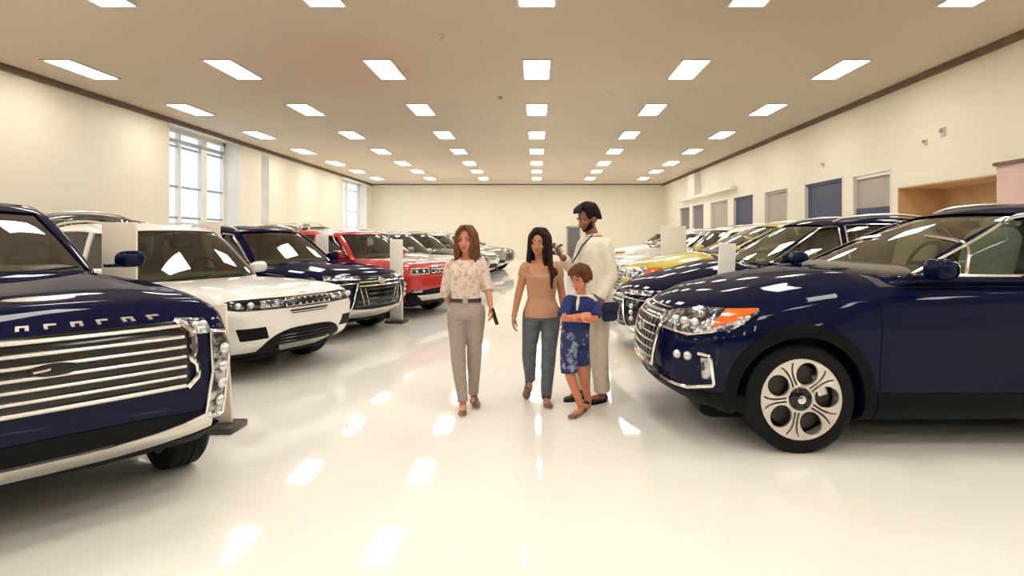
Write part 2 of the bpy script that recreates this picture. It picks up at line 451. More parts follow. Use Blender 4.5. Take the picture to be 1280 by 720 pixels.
def build_car(P):
    """P: dict of measures. The car points along +x, its left is +y, the ground is z=0."""
    C = Car(); C.P = P
    L, W, H = P['L'], P['W'], P['H']; a, b = L/2, W/2
    wr, ww = P['wr'], P.get('ww', .24)
    fx = a - P['fo']; rx = fx - P['wb']
    belt = P['belt']; xc = a - P['cowl']; xrf = a - P['rooff']
    xr = -a + P.get('rearbase', .12); xrr = -a + P.get('rearroof', .55)
    bw = b - P.get('inset', .055); tw = b - P.get('tumble', .27)
    root = C.root = empty(P.get('name', 'car'))
    zt = curve([-a, -a+.25, xc-.4, xc] + [a-q for q, z in P['hood']], [belt-.05, belt+.02, belt, belt-.01] + [z for q, z in P['hood']])
    cl = P.get('clear', .25)
    zb = curve([-a, -a+.5, 0, a-.6, a-.12, a], [cl+.16, cl+.02, cl, cl, cl+P.get('chin', .04), cl+P.get('chin', .04)+.05])
    rk = curve([0, .18, .45, .72, .92, 1.0], P.get('rake', [.14, .05, .0, .02, .05, .09]))
    rrk = curve([0, .2, .5, 1.], [.12, .02, 0, .06])
    bow = P.get('bow', .16)
    def D(x, y, z):
        t = z+.5; s = x/a; yn = y/b
        Sf, Sr = sstep(.35, 1, s), sstep(.5, 1, -s)
        x2 = x - Sf*(bow*abs(yn)**2.2 + rk(t)) + Sr*(.12*yn*yn + rrk(t))
        b0, t0 = zb(x), zt(x)
        z2 = b0 + t*(t0-b0) + P.get('crown', .05)*(1-abs(yn)**2.5)*t**8*sstep(xc-.25, xc+.05, x)*(1-.5*Sf)
        if P.get('crease') and x > xc-.1:       # raised centre of the bonnet between two creases
            z2 += P['crease']*(1-sstep(.62, .74, abs(yn)))*t**10*(1-Sf*.8)
        side = -.055*(1-t)**2.2 - P.get('top_in', .05)*sstep(.66, 1., t) + .010*math.exp(-((t-P.get('line', .70))/.05)**2) - .012*math.exp(-((t-.42)/.16)**2)
        fl = 0
        for ax_ in (fx, rx): fl += math.exp(-((x-ax_)/.42)**4)*math.exp(-((t-.5)/.3)**2)
        side += P.get('flare', .022)*fl
        y2 = y + (1 if y > 0 else -1)*side*min(1, abs(yn)*1.2)
        return (x2, y2, z2)
    bmB = rbox((a, b, .5), (P.get('rxr', .30), P.get('ryr', .24), P.get('rzr', .13)), (46, 14, 12), D, m=5)
    bmesh.ops.recalc_face_normals(bmB, faces=bmB.faces)
    S = C.S = Surf(bmB, a-.9); S.zs = P.get('zs', 1.)
    # wheel wells
    body_o = link('body', bmB, ['paint_navy', 'plastic'], smooth=False)
    bmc = bmesh.new(); ar = wr + P.get('gap', .055)
    for ax_ in (fx, rx):
        for sg in (1, -1):
            rings = []
            for yy in (sg*(b+.3), sg*(b-.44)):
                rings.append([bmc.verts.new((ax_+ar*math.cos(2*PI*k/44), yy, wr+ar*math.sin(2*PI*k/44))) for k in range(44)])
            fs = [bmc.faces.new(rings[0]), bmc.faces.new(rings[1])]
            for k in range(44): fs.append(bmc.faces.new((rings[0][k], rings[0][(k+1) % 44], rings[1][(k+1) % 44], rings[1][k])))
            for f in fs: f.material_index = 1
    bmesh.ops.recalc_face_normals(bmc, faces=bmc.faces)
    cut = link('cut', bmc, ['paint_navy', 'plastic'], smooth=False)
    me = evaluated(body_o, [('BOOLEAN', dict(operation='DIFFERENCE', solver='EXACT', object=cut))])
    bpy.data.objects.remove(cut)
    me.materials.clear()
    body = C.body = link('body', me, [P['paint'], 'plastic'], root, angle=32)
    # ---------------- cabin shell
    z0 = belt - .06; zh = H
    gb = P.get('gbow', .20)
    xf_t = lambda t: xc + (xrf-xc)*t**P.get('apow', 1.0)
    xr_t = lambda t: xr + (xrr-xr)*t**1.3
    def G(x, y, z):
        t = z+.5; s = x; yn = y
        f, r_ = xf_t(t), xr_t(t)
        s01 = (s+1)/2
        xx = r_ + s01*(f-r_)
        Sf, Sr = sstep(.2, 1, s), sstep(.4, 1, -s)
        xx += -Sf*gb*abs(yn)**2.2 + Sr*.16*yn*yn
        hw = bw + (tw-bw)*t**1.15
        hw *= 1 - .05*Sf*0 - .06*Sr
        top = t**4
        zz = z0 + t*(zh-z0) - top*(.035*yn*yn + P.get('droop', .07)*sstep(.0, 1, -s) + .045*sstep(.1, 1, s))
        return (xx, hw*yn, zz)
    bmG = rbox((1, 1, .5), (P.get('grx', .10), .16, .17), (36, 16, 12), G, m=5)
    bmesh.ops.recalc_face_normals(bmG, faces=bmG.faces)
    GS = C.GS = Surf(bmG, 0)
    zlo, zhi = belt+.035, H-.115
    tz = lambda z: (z-z0)/(zh-z0)
    xA = lambda z: xf_t(tz(z)) - gb - P.get('apil', .07)      # front edge of the side glass
    xR = lambda z: xr_t(tz(z)) + .16 + P.get('dpil', .20)
    bp = P.get('bpil', xc-1.2)                              # centre of B pillar
    cp = P.get('cpil', bp-.92)
    zside = lambda x: H-.115 - .03*sstep(bp-.3, xA(zhi), x) - P.get('droop', .07)*sstep(cp+.4, -a+.5, x)*.9
    zb_ = lambda x: zlo + P.get('beltrise', 0.)*sstep(bp, -a+.4, x)
    # front window: from the A pillar foot to the B pillar
    zs = np.linspace(zlo+.02, zhi-.05, 9)
    def sidewin(x0, x1, n=8):
        xs = list(np.linspace(x0, x1, n+1))
        return [(x, zside(x)) for x in xs], [(x, zb_(x)) for x in xs]
    topf = [(xA(z), z) for z in zs if xA(z) > bp+.12]
    xk = topf[-1][0]-.10
    topf += [(x, zside(x)) for x in np.linspace(xk, bp+.035, 7)]
    botf = [(xA(zlo)+.01, zlo), (bp+.035, zlo)]
    wins = [('front', topf, botf)]
    t_, b_ = sidewin(bp-.045, cp+.035); wins.append(('rear', t_, b_))
    xq1 = lambda z: xR(z)
    qt = [(x, zside(x)) for x in np.linspace(cp-.05, xR(zhi-.06)+.03, 6)]
    qb = [(x, zb_(x)) for x in np.linspace(cp-.05, xR(zlo)+.02, 6)]
    if qb[0][0]-qb[-1][0] > .15: wins.append(('quarter', qt, qb))
    C.wins = wins
    wsT = [(y, H-.10-.02*(y/tw)**2) for y in np.linspace(-(tw-.075), tw-.075, 13)]
    wsB = [(y, belt+.02) for y in np.linspace(-(bw-.075), bw-.075, 13)]
    rwT = [(y, H-.15-.02*(y/tw)**2-P.get('droop', .07)) for y in np.linspace(-(tw-.14), tw-.14, 9)]
    rwB = [(y, belt+.10) for y in np.linspace(-(bw-.17), bw-.17, 9)]
    shell = link('roof', bmG, [P['paint'], 'plastic'], smooth=False)
    cuts = []
    for nm, T, B in wins:
        bm = bmesh.new(); prism(bm, T + B[::-1], 'y', -3, 3, 1); cuts.append(bm)
    bm = bmesh.new(); prism(bm, wsT + wsB[::-1], 'x', xrf-P.get('wscut', .25), a+1, 1); cuts.append(bm)
    bm = bmesh.new(); prism(bm, rwT + rwB[::-1], 'x', -a-1, xrr+.12, 1); cuts.append(bm)
    mods = [('SOLIDIFY', dict(thickness=.035, offset=-1))]; objs = []
    for bm in cuts:
        o = link('cut', bm, ['plastic', 'plastic'], smooth=False); objs.append(o)
        mods.append(('BOOLEAN', dict(operation='DIFFERENCE', solver='EXACT', object=o)))
    me = evaluated(shell, mods)
    for o in objs: bpy.data.objects.remove(o)
    me.materials.clear()
    C.roof = link('roof', me, [P.get('roof_paint', P['paint']), 'plastic'], root, angle=32)
    # glass
    def grow(T, B, g):
        T2 = [(u, v+g) for u, v in T]; B2 = [(u, v-g) for u, v in B]
        return T2, B2
    T, B = grow(wsT, wsB, .008)
    link('windshield', GS.patch('front', T, B, 20, 8, -.014, .004), P.get('wglass', 'glass'), root)
    T, B = grow(rwT, rwB, .008)
    link('rear_window', GS.patch('rear', T, B, 14, 6, -.014, .004), 'glass_dark', root)
    for nm, T, B in wins:
        for ax_ in ('left', 'right'):
            link('side_window', GS.patch(ax_, T, B, 14, 6, -.016, .004), P.get('sglass', 'glass_dark'), root)
            if P.get('win_trim'):
                loop = T + B[::-1] + [T[0]]
                link('window_trim', GS.line(ax_, loop, .010, 60, .004, sides=6), P['win_trim'], root)
    if P.get('divider'):
        x0, x1, zt_ = P['divider']
        for ax_ in ('left', 'right'):
            link('window_divider', GS.line(ax_, [(x0, zlo-.01), (x1, zt_)], .013, 16, -.004), 'chrome', root)
    # interior
    bm = bmesh.new()
    S2 = S
    S2.patch('top', [(xr+.25, bw-.05), (xc-.12, bw-.07)], [(xr+.25, -bw+.05), (xc-.12, -bw+.07)], 24, 12, .006, .01, bm)
    link('cabin_lining', bm, P.get('lining', 'cabin'), root)
    bm = rbox((.20, bw-.12, .06), (.12, .2, .05), (3, 8, 2), lambda x, y, z: (x+xc-gb-.28-.12*abs(y)**2, y, z+belt+.03))
    link('dashboard', bm, 'cabin', root)
    sx = P.get('seatx', bp+.02)
    for sg in (1, -1):
        bm = rbox((.085, .24, .22), (.07, .12, .12), (2, 4, 4), lambda x, y, z: (x+sx-.25*(z+.2), y+sg*bw*.48, z+belt+.16))
        st = link('seat', bm, P.get('seat', 'seat_dark'), root)
        bm = rbox((.055, .135, .085), (.05, .08, .06), (2, 3, 3), lambda x, y, z: (x+sx-.13-.1*z, y+sg*bw*.48, z+min(belt+.46, H-.22)))
        for q in (-.05, .05): tube(bm, [(sx-.12, sg*bw*.48+q, belt+.3), (sx-.13, sg*bw*.48+q, min(belt+.44, H-.24))], .006, 6)
        link('headrest', bm, P.get('seat', 'seat_dark'), st)
        bm = rbox((.08, .27, .17), (.07, .12, .12), (2, 4, 4), lambda x, y, z: (x+sx-.92-.25*z, y+sg*bw*.46, z+belt+.12))
        st = link('seat', bm, P.get('seat', 'seat_dark'), root)
        bm = rbox((.05, .12, .07), (.05, .08, .06), (2, 3, 3), lambda x, y, z: (x+sx-1.0, y+sg*bw*.46, z+min(belt+.37, H-.26)))
        link('headrest', bm, P.get('seat', 'seat_dark'), st)
    bm = bmesh.new()
    ring = [Vector((0, .18*math.cos(2*PI*k/28), .18*math.sin(2*PI*k/28))) for k in range(29)]
    rot = Matrix.Rotation(R(-25), 4, 'Y'); ctr = Vector((xc-gb-.58, bw*.48, belt+.10))
    tube(bm, [ctr + rot @ p for p in ring], .014, 8)
    for ang in (0, 180, 270): tube(bm, [ctr, ctr + rot @ Vector((0, .17*math.cos(R(ang)), .17*math.sin(R(ang))))], .018, 6)
    link('steering_wheel', bm, 'plastic', root)
    bm = rbox((.012, .11, .035), (.01, .04, .03), (1, 3, 2), lambda x, y, z: (x+xrf-.02, y, z+H-.19))
    tube(bm, [(xrf-.02, 0, H-.18), (xrf+.0, 0, H-.08)], .008, 6)
    link('rear_view_mirror', bm, 'plastic', root)
    # mirrors
    for sg in (1, -1):
        mx, mz = xA(zlo)-.14+P.get('mirror_dx', 0), belt+P.get('mirror_z', .115)
        bm = rbox((.07, .115, .075), (.06, .08, .06), (2, 4, 3), lambda x, y, z: (x+mx-.05*abs(y)*sg*0, sg*(b+.10)+y, z+mz+.02*(sg*y)))
        box(bm, (mx+.01, sg*(b-.02), mz-.055), (.06, .16, .03), bevel=.01)
        mi = link('wing_mirror', bm, P.get('mirror_paint', P['paint']), root)
        bm = rbox((.006, .095, .058), (.005, .06, .045), (1, 4, 3), lambda x, y, z: (x+mx-.069, sg*(b+.10)+y, z+mz))
        link('mirror_glass', bm, 'chrome', mi)
    # wheels
    w0 = C.wheel = make_wheel(wr, ww, P.get('rim', 'ten'), P.get('rimratio', .72))
    ty = b - ww/2 - P.get('wheel_in', .015)
    for k, (x, sg) in enumerate(((fx, 1), (fx, -1), (rx, 1), (rx, -1))):
        w = w0 if k == 0 else copy_tree(w0)
        w.parent = root; w.location = (x, sg*ty, wr); w.rotation_euler = (0, P.get('spin', .1)+k*.3, 0 if sg > 0 else PI)
    # cladding round the wheel arches and along the sills
    if P.get('clad', 1):
        for ax_, nm in ((fx, 'f'), (rx, 'r')):
            for side in ('left', 'right'):
                r0, r1 = ar-.004, ar + P.get('cladw', .075)
                z_lo = max(cl+.03, zb(ax_)+.015)
                a0 = math.asin(max(-1, min(1, (z_lo-wr)/r1)))
                angs = np.linspace(a0, PI-a0, 40)
                T = [(ax_+r1*math.cos(q), wr+r1*math.sin(q)) for q in angs]
                a1 = math.asin(max(-1, min(1, (z_lo-wr)/r0)))
                B = [(ax_+r0*math.cos(q), wr+r0*math.sin(q)) for q in np.linspace(a1, PI-a1, 40)]
                link('wheel_arch_trim', S.patch(side, T, B, 48, 3, .010, .03), P.get('clad_mat', 'plastic2'), root)
        for side in ('left', 'right'):
            x0, x1 = rx+ar+.085, fx-ar-.085
            T, B = rect(x0, x1, cl+.01, cl+P.get('sillh', .17)); bm = S.patch(side, T, B, 24, 4, .010, .03)
            link('sill_trim', bm, P.get('clad_mat', 'plastic2'), root)
    bm = rbox((a-.35, b-.34, .09), (.12, .08, .06), (6, 4, 2), lambda x, y, z: (x, y, z+cl+.06))
    link('underbody', bm, 'plastic', root)
    # doors: panels laid a hair proud of the body so their gaps show
    dz0 = cl + P.get('sillh', .17) + .012
    dfx = P.get('door_front', fx-ar-.10)
    for side in ('left', 'right'):
        for x0, x1 in ((bp-.003, dfx), (max(cp-.02, rx+.02), bp-.011)):
            if x0 < rx+ar+.11:                    # the rear door is cut back round the wheel arch
                T = [(x0, belt-.075), (x1, belt-.075)]
                B = [(max(x0, rx+ar+.10), dz0), (x1, dz0)]
            else:
                T, B = [(x0, belt-.075), (x1, belt-.075)], [(x0, dz0), (x1, dz0)]
            dr = link('door', S.patch(side, T, B, 18, 12, .005, .012), P['paint'], root)
            hx = x0+.10; hz = belt-.16
            bm = S.line(side, [(hx+.02, hz), (hx+.21, hz)], .013, 8, .03)
            for q in (hx+.03, hx+.20): S.line(side, [(q, hz), (q+.004, hz)], .012, 2, .012, bm)
            link('door_handle', bm, P.get('handle_mat', P['paint']), dr)
    # tail lights and rear plate recess
    for sg in (1, -1):
        T, B = rect(sg*b*.62, sg*b*.93, belt-.28, belt-.12)
        if sg < 0: T, B = T[::-1], B[::-1]
        link('tail_light', S.patch('rear', T, B, 8, 4, .008, .02), 'red_lens', root)
    if P.get('rails'):
        for side in (1, -1):
            xs = np.linspace(xrf-.12, xrr+.25, 14)
            pts = []
            for k, x in enumerate(xs):
                p, n = GS.hit('top', x, side*(tw-.09))
                e = min(k, 13-k); pts.append(p + Vector((0, 0, [-.002, .03, .04][min(e, 2)])))
            bm = bmesh.new(); tube(bm, pts, .015, 8)
            link('roof_rail', bm, P['rails'], root)
    C.a, C.b, C.fx, C.rx, C.belt, C.xc = a, b, fx, rx, belt, xc
    return C

def put(C, name, m, axis, T, B, nu=16, nv=6, off=.008, thick=.02, both=False, parent=None, label=None):
    """lay a detail on the body; both mirrors it to the other side"""
    out = []
    for k in range(2 if both else 1):
        t, b_ = (T, B) if k == 0 else (mirror_poly(T), mirror_poly(B))
        o = link(name, C.S.patch(axis, t, b_, nu, nv, off, thick), m, parent or C.root)
        if label: o['label'] = label
        out.append(o)
    return out

def putline(C, name, m, axis, poly, r, n=40, off=.006, both=False, parent=None):
    out = []
    for k in range(2 if both else 1):
        p = poly if k == 0 else mirror_poly(poly)
        out.append(link(name, C.S.line(axis, p, r, n, off), m, parent or C.root))
    return out

def arc(u0, u1, f, n=14): return [(u, f((u-u0)/(u1-u0))) for u in np.linspace(u0, u1, n+1)]

def lamp_bits(C, par, u0, u1, z0, z1, n=3, off=.012, sgn=1):
    """projector lenses and a light bar inside a headlamp"""
    for k in range(n):
        u = u0+(u1-u0)*(k+.5)/n; z = (z0+z1)/2
        p, nn = C.S.hit('cyl', sgn*u, z)
        bm = bmesh.new(); bmesh.ops.create_uvsphere(bm, u_segments=16, v_segments=8, radius=min((z1-z0)*.36, .034))
        bmesh.ops.transform(bm, matrix=Matrix.Translation(p+nn*(off-.012)), verts=bm.verts)
        link('lamp_lens', bm, 'lamp_clear', par)

# --- the fascias ------------------------------------------------------------
def fascia_slats(C):
    """broad grille of bright horizontal slats, tall corner lamps"""
    g = put(C, 'grille', 'gloss_black', 'cyl', *rect(-34, 34, .665, 1.03), nu=40, nv=8, off=.004, thick=.03)[0]
    for k in range(7):
        z = .68+.0535*k
        link('grille_slat', C.S.line('cyl', [(-33, z), (33, z)], .0105 if k else .014, 60, .014), 'satin', g)
    for sg in (1, -1):
        bar = [(sg*33, 1.03), (sg*35.2, .96), (sg*35.0, .87), (sg*34.2, .83), (sg*36.0, .78), (sg*36.0, .72), (sg*33.5, .665)]
        link('grille_frame', C.S.line('cyl', bar, [.016]*8+[.022]*8+[.016]*15, 30, .012), 'chrome', g)
    T, B = disc(0, .87, 6.0, .030); o = link('badge', C.S.patch('cyl', T, B, 16, 6, .026, .02), 'gloss_black', g)
    link('badge_bar', C.S.line('cyl', [(-5, .868), (-1, .874)], .007, 10, .030), 'chrome', o)
    T, B = disc(C.a-.36, 0, .05, .15); put(C, 'bonnet_reflection', 'satin', 'top', T, B, 16, 6, .006, .01)  # bright oval shaped for a light reflected on the bonnet
    # glints of unreadable raised letters along the bonnet edge, shaped as bright blocks
    zl = 1.062
    for k, u in enumerate(np.linspace(-29, 29, 9)):
        w, h = 1.7, .011
        bm = bmesh.new()
        for (u0, u1, v0, v1) in [(-w, w, h*.3, h), (-w, -w*.4, -h, h), (w*.4, w, -h, h)][:2 + k % 2]:
            T, B = rect(u+u0, u+u1, zl+v0, zl+v1); C.S.patch('cyl', T, B, 3, 2, .006, .01, bm)
        link('letter_glint', bm, 'satin', C.root)
    for sg in (1, -1):
        T, B = [(sg*33.6, 1.045), (sg*40.5, 1.03)], [(sg*35.4, .955), (sg*39.5, .95)]
        h = link('headlight', C.S.patch('cyl', T, B, 10, 6, .010, .03), 'lamp_back', C.root)
        lamp_bits(C, h, 36, 40, .97, 1.03, 2, .02, sg)
        T, B = [(sg*39.6, .96), (sg*45.5, .94)], [(sg*39.0, .47), (sg*46, .46)]
        h = link('corner_lamp', C.S.patch('cyl', T, B, 8, 16, .012, .03), 'lamp_back', C.root)
        for z in (.55, .65, .75, .85): lamp_bits(C, h, 40, 45.5, z-.045, z+.045, 1, .02, sg)
        link('lamp_frame', C.S.line('cyl', T + B[::-1] + T[:1], .010, 40, .014), 'chrome', h)
    put(C, 'lower_intake', 'plastic', 'cyl', arc(-40, 40, lambda s: .535-.03*abs(2*s-1)**3), arc(-40, 40, lambda s: .415+.05*abs(2*s-1)**4), 40, 4, .006, .03)
    put(C, 'bumper_strip', 'satin', 'cyl', arc(-40, 40, lambda s: .43+.075*abs(2*s-1)**4), arc(-42, 42, lambda s: .355+.06*abs(2*s-1)**4), 40, 4, .022, .04)
    put(C, 'bumper_lip', 'plastic', 'cyl', arc(-46, 46, lambda s: .35+.06*abs(2*s-1)**6), arc(-45, 45, lambda s: .27), 40, 3, .016, .05)

def fascia_seven(C):
    """slim seven-slot grille between slim lamps"""
    z0, z1 = .885, .99
    for sg in (1, -1):
        T = [(sg*20, z1+.012), (sg*40, z1+.014), (sg*52, z1+.008), (sg*55, z1-.02)]; B = [(sg*20, z0-.01), (sg*46, z0-.005), (sg*52, z0+.012), (sg*55, z0+.03)]
        h = link('headlight', C.S.patch('cyl', T, B, 18, 6, .006, .03), 'gloss_black', C.root)
        T2, B2 = rect(sg*22, sg*36, z0+.012, z1-.012)
        link('lamp_reflector', C.S.patch('cyl', T2, B2, 10, 4, .010, .01), 'lamp_back', h)
        lamp_bits(C, h, 38, 50, z0, z1, 2, .02, sg)
    g = put(C, 'grille', 'gloss_black', 'cyl', *rect(-20, 20, z0-.012, z1+.012), nu=24, nv=6, off=.006, thick=.03)[0]
    for k in range(7):
        u = -17.1+5.7*k
        loop = [(u-2.4, z0+.006), (u-2.4, z1-.006), (u+2.4, z1-.006), (u+2.4, z0+.006), (u-2.4, z0+.006)]
        link('grille_slot', C.S.line('cyl', loop, .0055, 32, .010, sides=6), 'satin', g)
    put(C, 'upper_intake', 'plastic', 'cyl', arc(-17, 17, lambda s: .845), arc(-15, 15, lambda s: .80+.0*s), 24, 3, .006, .02)
    putline(C, 'intake_trim', 'satin', 'cyl', [(-16.5, .818), (16.5, .818)], .006, 30, .01)
    put(C, 'fog_light', 'plastic', 'cyl', [(33, .68), (48, .675)], [(31, .54), (46, .53)], 10, 4, .006, .02, both=True)
    low = put(C, 'lower_intake', 'plastic', 'cyl', arc(-38, 38, lambda s: .36+.27*(1-abs(2*s-1)**4)), arc(-38, 38, lambda s: .325), 40, 6, .008, .03)[0]
    T, B = arc(-24, 24, lambda s: .44), arc(-20, 20, lambda s: .355)
    link('skid_plate', C.S.patch('cyl', T, B, 24, 4, .024, .04), 'satin', low)
    for z in (.47, .51, .55): link('intake_bar', C.S.line('cyl', [(-24, z), (24, z)], .006, 30, .012), 'gloss_black', low)
    put(C, 'bumper_lip', 'plastic', 'cyl', arc(-58, 58, lambda s: .36), arc(-56, 56, lambda s: .27), 40, 3, .006, .05)
    T, B = disc(0, 1.045, 3.2, .012); put(C, 'badge', 'satin', 'cyl', T, B, 12, 4, .008, .01)

def fascia_shield(C):
    """dark shield front with bright C-shaped strips and slim lamps"""
    for sg in (1, -1):
        T = [(sg*25, 1.055), (sg*58, 1.075)]; B = [(sg*27, .985), (sg*56, 1.00)]
        h = link('headlight', C.S.patch('cyl', T, B, 16, 5, .008, .03), 'lamp_back', C.root)
        link('light_bar', C.S.line('cyl', [(sg*26, 1.0), (sg*55, 1.01)], .011, 24, .014), 'lamp_clear', h)
        lamp_bits(C, h, 30, 52, .995, 1.06, 3, .016, sg)
        T = [(sg*33, .93), (sg*48, .92)]; B = [(sg*36, .56), (sg*46, .54)]
        f = link('fog_light', C.S.patch('cyl', T, B, 8, 10, .006, .02), 'gloss_black', C.root)
        for z in (.66, .75, .84): lamp_bits(C, f, 37, 46, z-.05, z+.05, 1, .014, sg)
        link('lamp_frame', C.S.line('cyl', [(sg*29, .95), (sg*32, .72), (sg*35, .54), (sg*42, .47)], .016, 24, .012), 'chrome', f)
        link('lamp_frame', C.S.line('cyl', [(sg*31, .95), (sg*52, .93)], .008, 24, .012), 'chrome', f)
    g = put(C, 'grille', 'gloss_black', 'cyl', [(-27, 1.05), (27, 1.05)], [(-31, .55), (31, .55)], 30, 10, .006, .03)[0]
    for z in (1.02, .96, .90, .84, .76, .68, .60):
        link('grille_bar', C.S.line('cyl', [(-28, z), (28, z)], .012 if z > .88 else .008, 40, .012), 'chrome' if z in (.96, .90) else 'gloss_black', g)
    for sg in (1, -1):      # bright slashes running down beside the grille
        for q in (0, 5): link('grille_slash', C.S.line('cyl', [(sg*(27-q), .86), (sg*(22-q), .58)], .008, 20, .012), 'satin', g)
    T, B = disc(0, .96, 5, .05); link('badge', C.S.patch('cyl', T, B, 12, 4, .022, .02), 'chrome', g)
    put(C, 'skid_plate', 'satin', 'cyl', arc(-48, 48, lambda s: .50+.08*abs(2*s-1)**3), arc(-44, 44, lambda s: .345+.05*abs(2*s-1)**2), 34, 5, .014, .04)
    put(C, 'bumper_lip', 'plastic', 'cyl', arc(-56, 56, lambda s: .35+.06*abs(2*s-1)**3), arc(-52, 52, lambda s: .27), 34, 3, .006, .05)

def fascia_block(C):
    """upright front with boxed rectangular lamps and a black lower bumper"""
    for sg in (1, -1):
        T, B = rect(sg*31, sg*51, .965, 1.075)
        h = link('headlight', C.S.patch('cyl', T, B, 12, 5, .008, .03), 'gloss_black', C.root)
        link('lamp_frame', C.S.line('cyl', T + B[::-1] + T[:1], .013, 40, .012), 'lamp_clear', h)
        lamp_bits(C, h, 34, 49, .98, 1.06, 2, .016, sg)
    g = put(C, 'grille', 'gloss_black', 'cyl', *rect(-29, 29, .96, 1.075), nu=24, nv=5, off=.006, thick=.03)[0]
    for k in range(7):
        u = -24+8*k
        link('grille_slot', C.S.line('cyl', [(u-3, .98), (u-3, 1.055), (u+3, 1.055), (u+3, .98), (u-3, .98)], .007, 32, .010, sides=6), 'satin', g)
    put(C, 'lower_bumper', 'plastic2', 'cyl', arc(-58, 58, lambda s: .66-.10*abs(2*s-1)**2), arc(-54, 54, lambda s: .30), 34, 5, .010, .04)
    put(C, 'skid_plate', 'satin', 'cyl', arc(-45, 45, lambda s: .52), arc(-38, 38, lambda s: .40), 34, 4, .022, .04)
    put(C, 'fog_light', 'lamp_back', 'cyl', *rect(40, 50, .58, .63), nu=6, nv=3, off=.016, both=True)

def fascia_crossover(C):
    """mesh grille in a bright frame, swept lamps with amber tips, L-shaped corner trims"""
    a = C.a; S = C.S
    g = put(C, 'grille', 'gloss_black', 'cyl', [(-25, .90), (25, .90)], [(-22, .52), (22, .52)], 24, 8, .004, .03)[0]
    for z in np.linspace(.56, .86, 6): link('grille_bar', S.line('cyl', [(-22.5-(z-.5)*5, z), (22.5+(z-.5)*5, z)], .007, 30, .008, sides=6), 'satin', g)
    for u in np.linspace(-20, 20, 9): link('grille_bar', S.line('cyl', [(u, .55), (u*1.08, .87)], .005, 14, .008, sides=6), 'satin', g)
    link('grille_frame', S.line('cyl', [(-26, .91), (26, .91), (28, .80), (23, .51), (-23, .51), (-28, .80), (-26, .91)], .017, 70, .010), 'chrome', g)
    T, B = disc(0, .76, 5, .045); link('badge', S.patch('cyl', T, B, 12, 4, .02, .02), 'chrome', g)
    for sg, side in ((1, 'left'), (-1, 'right')):
        ph = lambda x: math.degrees(math.atan2(C.b-.02, x-(a-.9)))
        T = [(sg*25, .92), (sg*36, .955), (sg*48, .985), (sg*ph(a-.55), .995), (sg*ph(a-.66), 1.0)]
        B = [(sg*26, .83), (sg*40, .80), (sg*50, .805), (sg*ph(a-.48), .86), (sg*ph(a-.66), .985)]
        h = link('headlight', S.patch('cyl', T, B, 26, 8, .006, .03), 'lamp_back', C.root)
        lamp_bits(C, h, 34, 52, .84, .93, 3, .014, sg)
        link('lamp_trim', S.line('cyl', [(sg*30, .82), (sg*48, .80), (sg*58, .835)], .008, 24, .010), 'chrome', h)
        T = [(sg*ph(a-.40), .985), (sg*ph(a-.655), 1.0)]
        B = [(sg*ph(a-.29), .862), (sg*ph(a-.45), .90), (sg*ph(a-.655), .99)]
        o = link('indicator_lens', S.patch('cyl', T, B, 14, 6, .013, .02), 'amber', h); o['label'] = 'amber indicator at the lamp tip'
        T, B = [(sg*35, .76), (sg*50, .75)], [(sg*36, .50), (sg*54, .47)]
        f = link('bumper_corner', S.patch('cyl', T, B, 10, 8, .004, .02), P_CUR['paint'], C.root)
        link('corner_trim', S.line('cyl', [(sg*52, .68), (sg*57, .67), (sg*58, .46), (sg*46, .42), (sg*30, .44)], .014, 40, .012), 'chrome', f)
        T, B = rect(sg*53, sg*57, .50, .65)
        link('fog_light', S.patch('cyl', T, B, 5, 8, .010, .02), 'lamp_back', f)
        lamp_bits(C, f, 40, 50, .60, .70, 2, .01, sg)
    put(C, 'bumper_lip', 'plastic2', 'cyl', arc(-72, 72, lambda s: .40), arc(-70, 70, lambda s: .30-.03*abs(2*s-1)), 40, 4, .008, .05)
    putline(C, 'bonnet_edge_trim', 'chrome', 'cyl', [(-27, .945), (27, .945)], .008, 30, .006)

FASCIA = dict(slats=fascia_slats, seven=fascia_seven, shield=fascia_shield, block=fascia_block, crossover=fascia_crossover)
P_CUR = {}
def make_car(P):
    global P_CUR
    P_CUR = P
    C = build_car(P); FASCIA[P['front']](C)
    # wipers lying at the foot of the windscreen
    for y0, y1 in ((.05, .55), (-.50, .0)):
        pts = []
        for k in range(9):
            y = y0+(y1-y0)*k/8; p, n = C.GS.hit('front', y, C.belt+.03+.03*k/8); pts.append(p+n*.008)
        bm = bmesh.new(); tube(bm, pts, .008, 6); link('wiper', bm, 'plastic', C.root)
    return C

def place(C, px=None, loc=None, heading=0., label='', group=None, cat='car'):
    """heading: world direction of the bonnet in degrees from +X"""
    o = C.root; o.location = loc; o.rotation_euler = (0, 0, R(heading))
    tag(o, label, cat, group); return o

def car_copy(C, paint, loc, heading, label, group=None, scale=1.):
    r = copy_tree(C.root); old = M[C.P['paint']]
    r.location = loc; r.rotation_euler = (0, 0, R(heading)); r.scale = (scale,)*3
    for k in ('group', 'label', 'category'):
        if k in r: del r[k]
    tag(r, label, 'car', group)
    def repaint(o):
        for s in getattr(o, 'material_slots', []):
            if s.material == old:
                s.link = 'OBJECT'; s.material = M[paint]
        for ch in o.children: repaint(ch)
    for ch in r.children: repaint(ch)
    return r
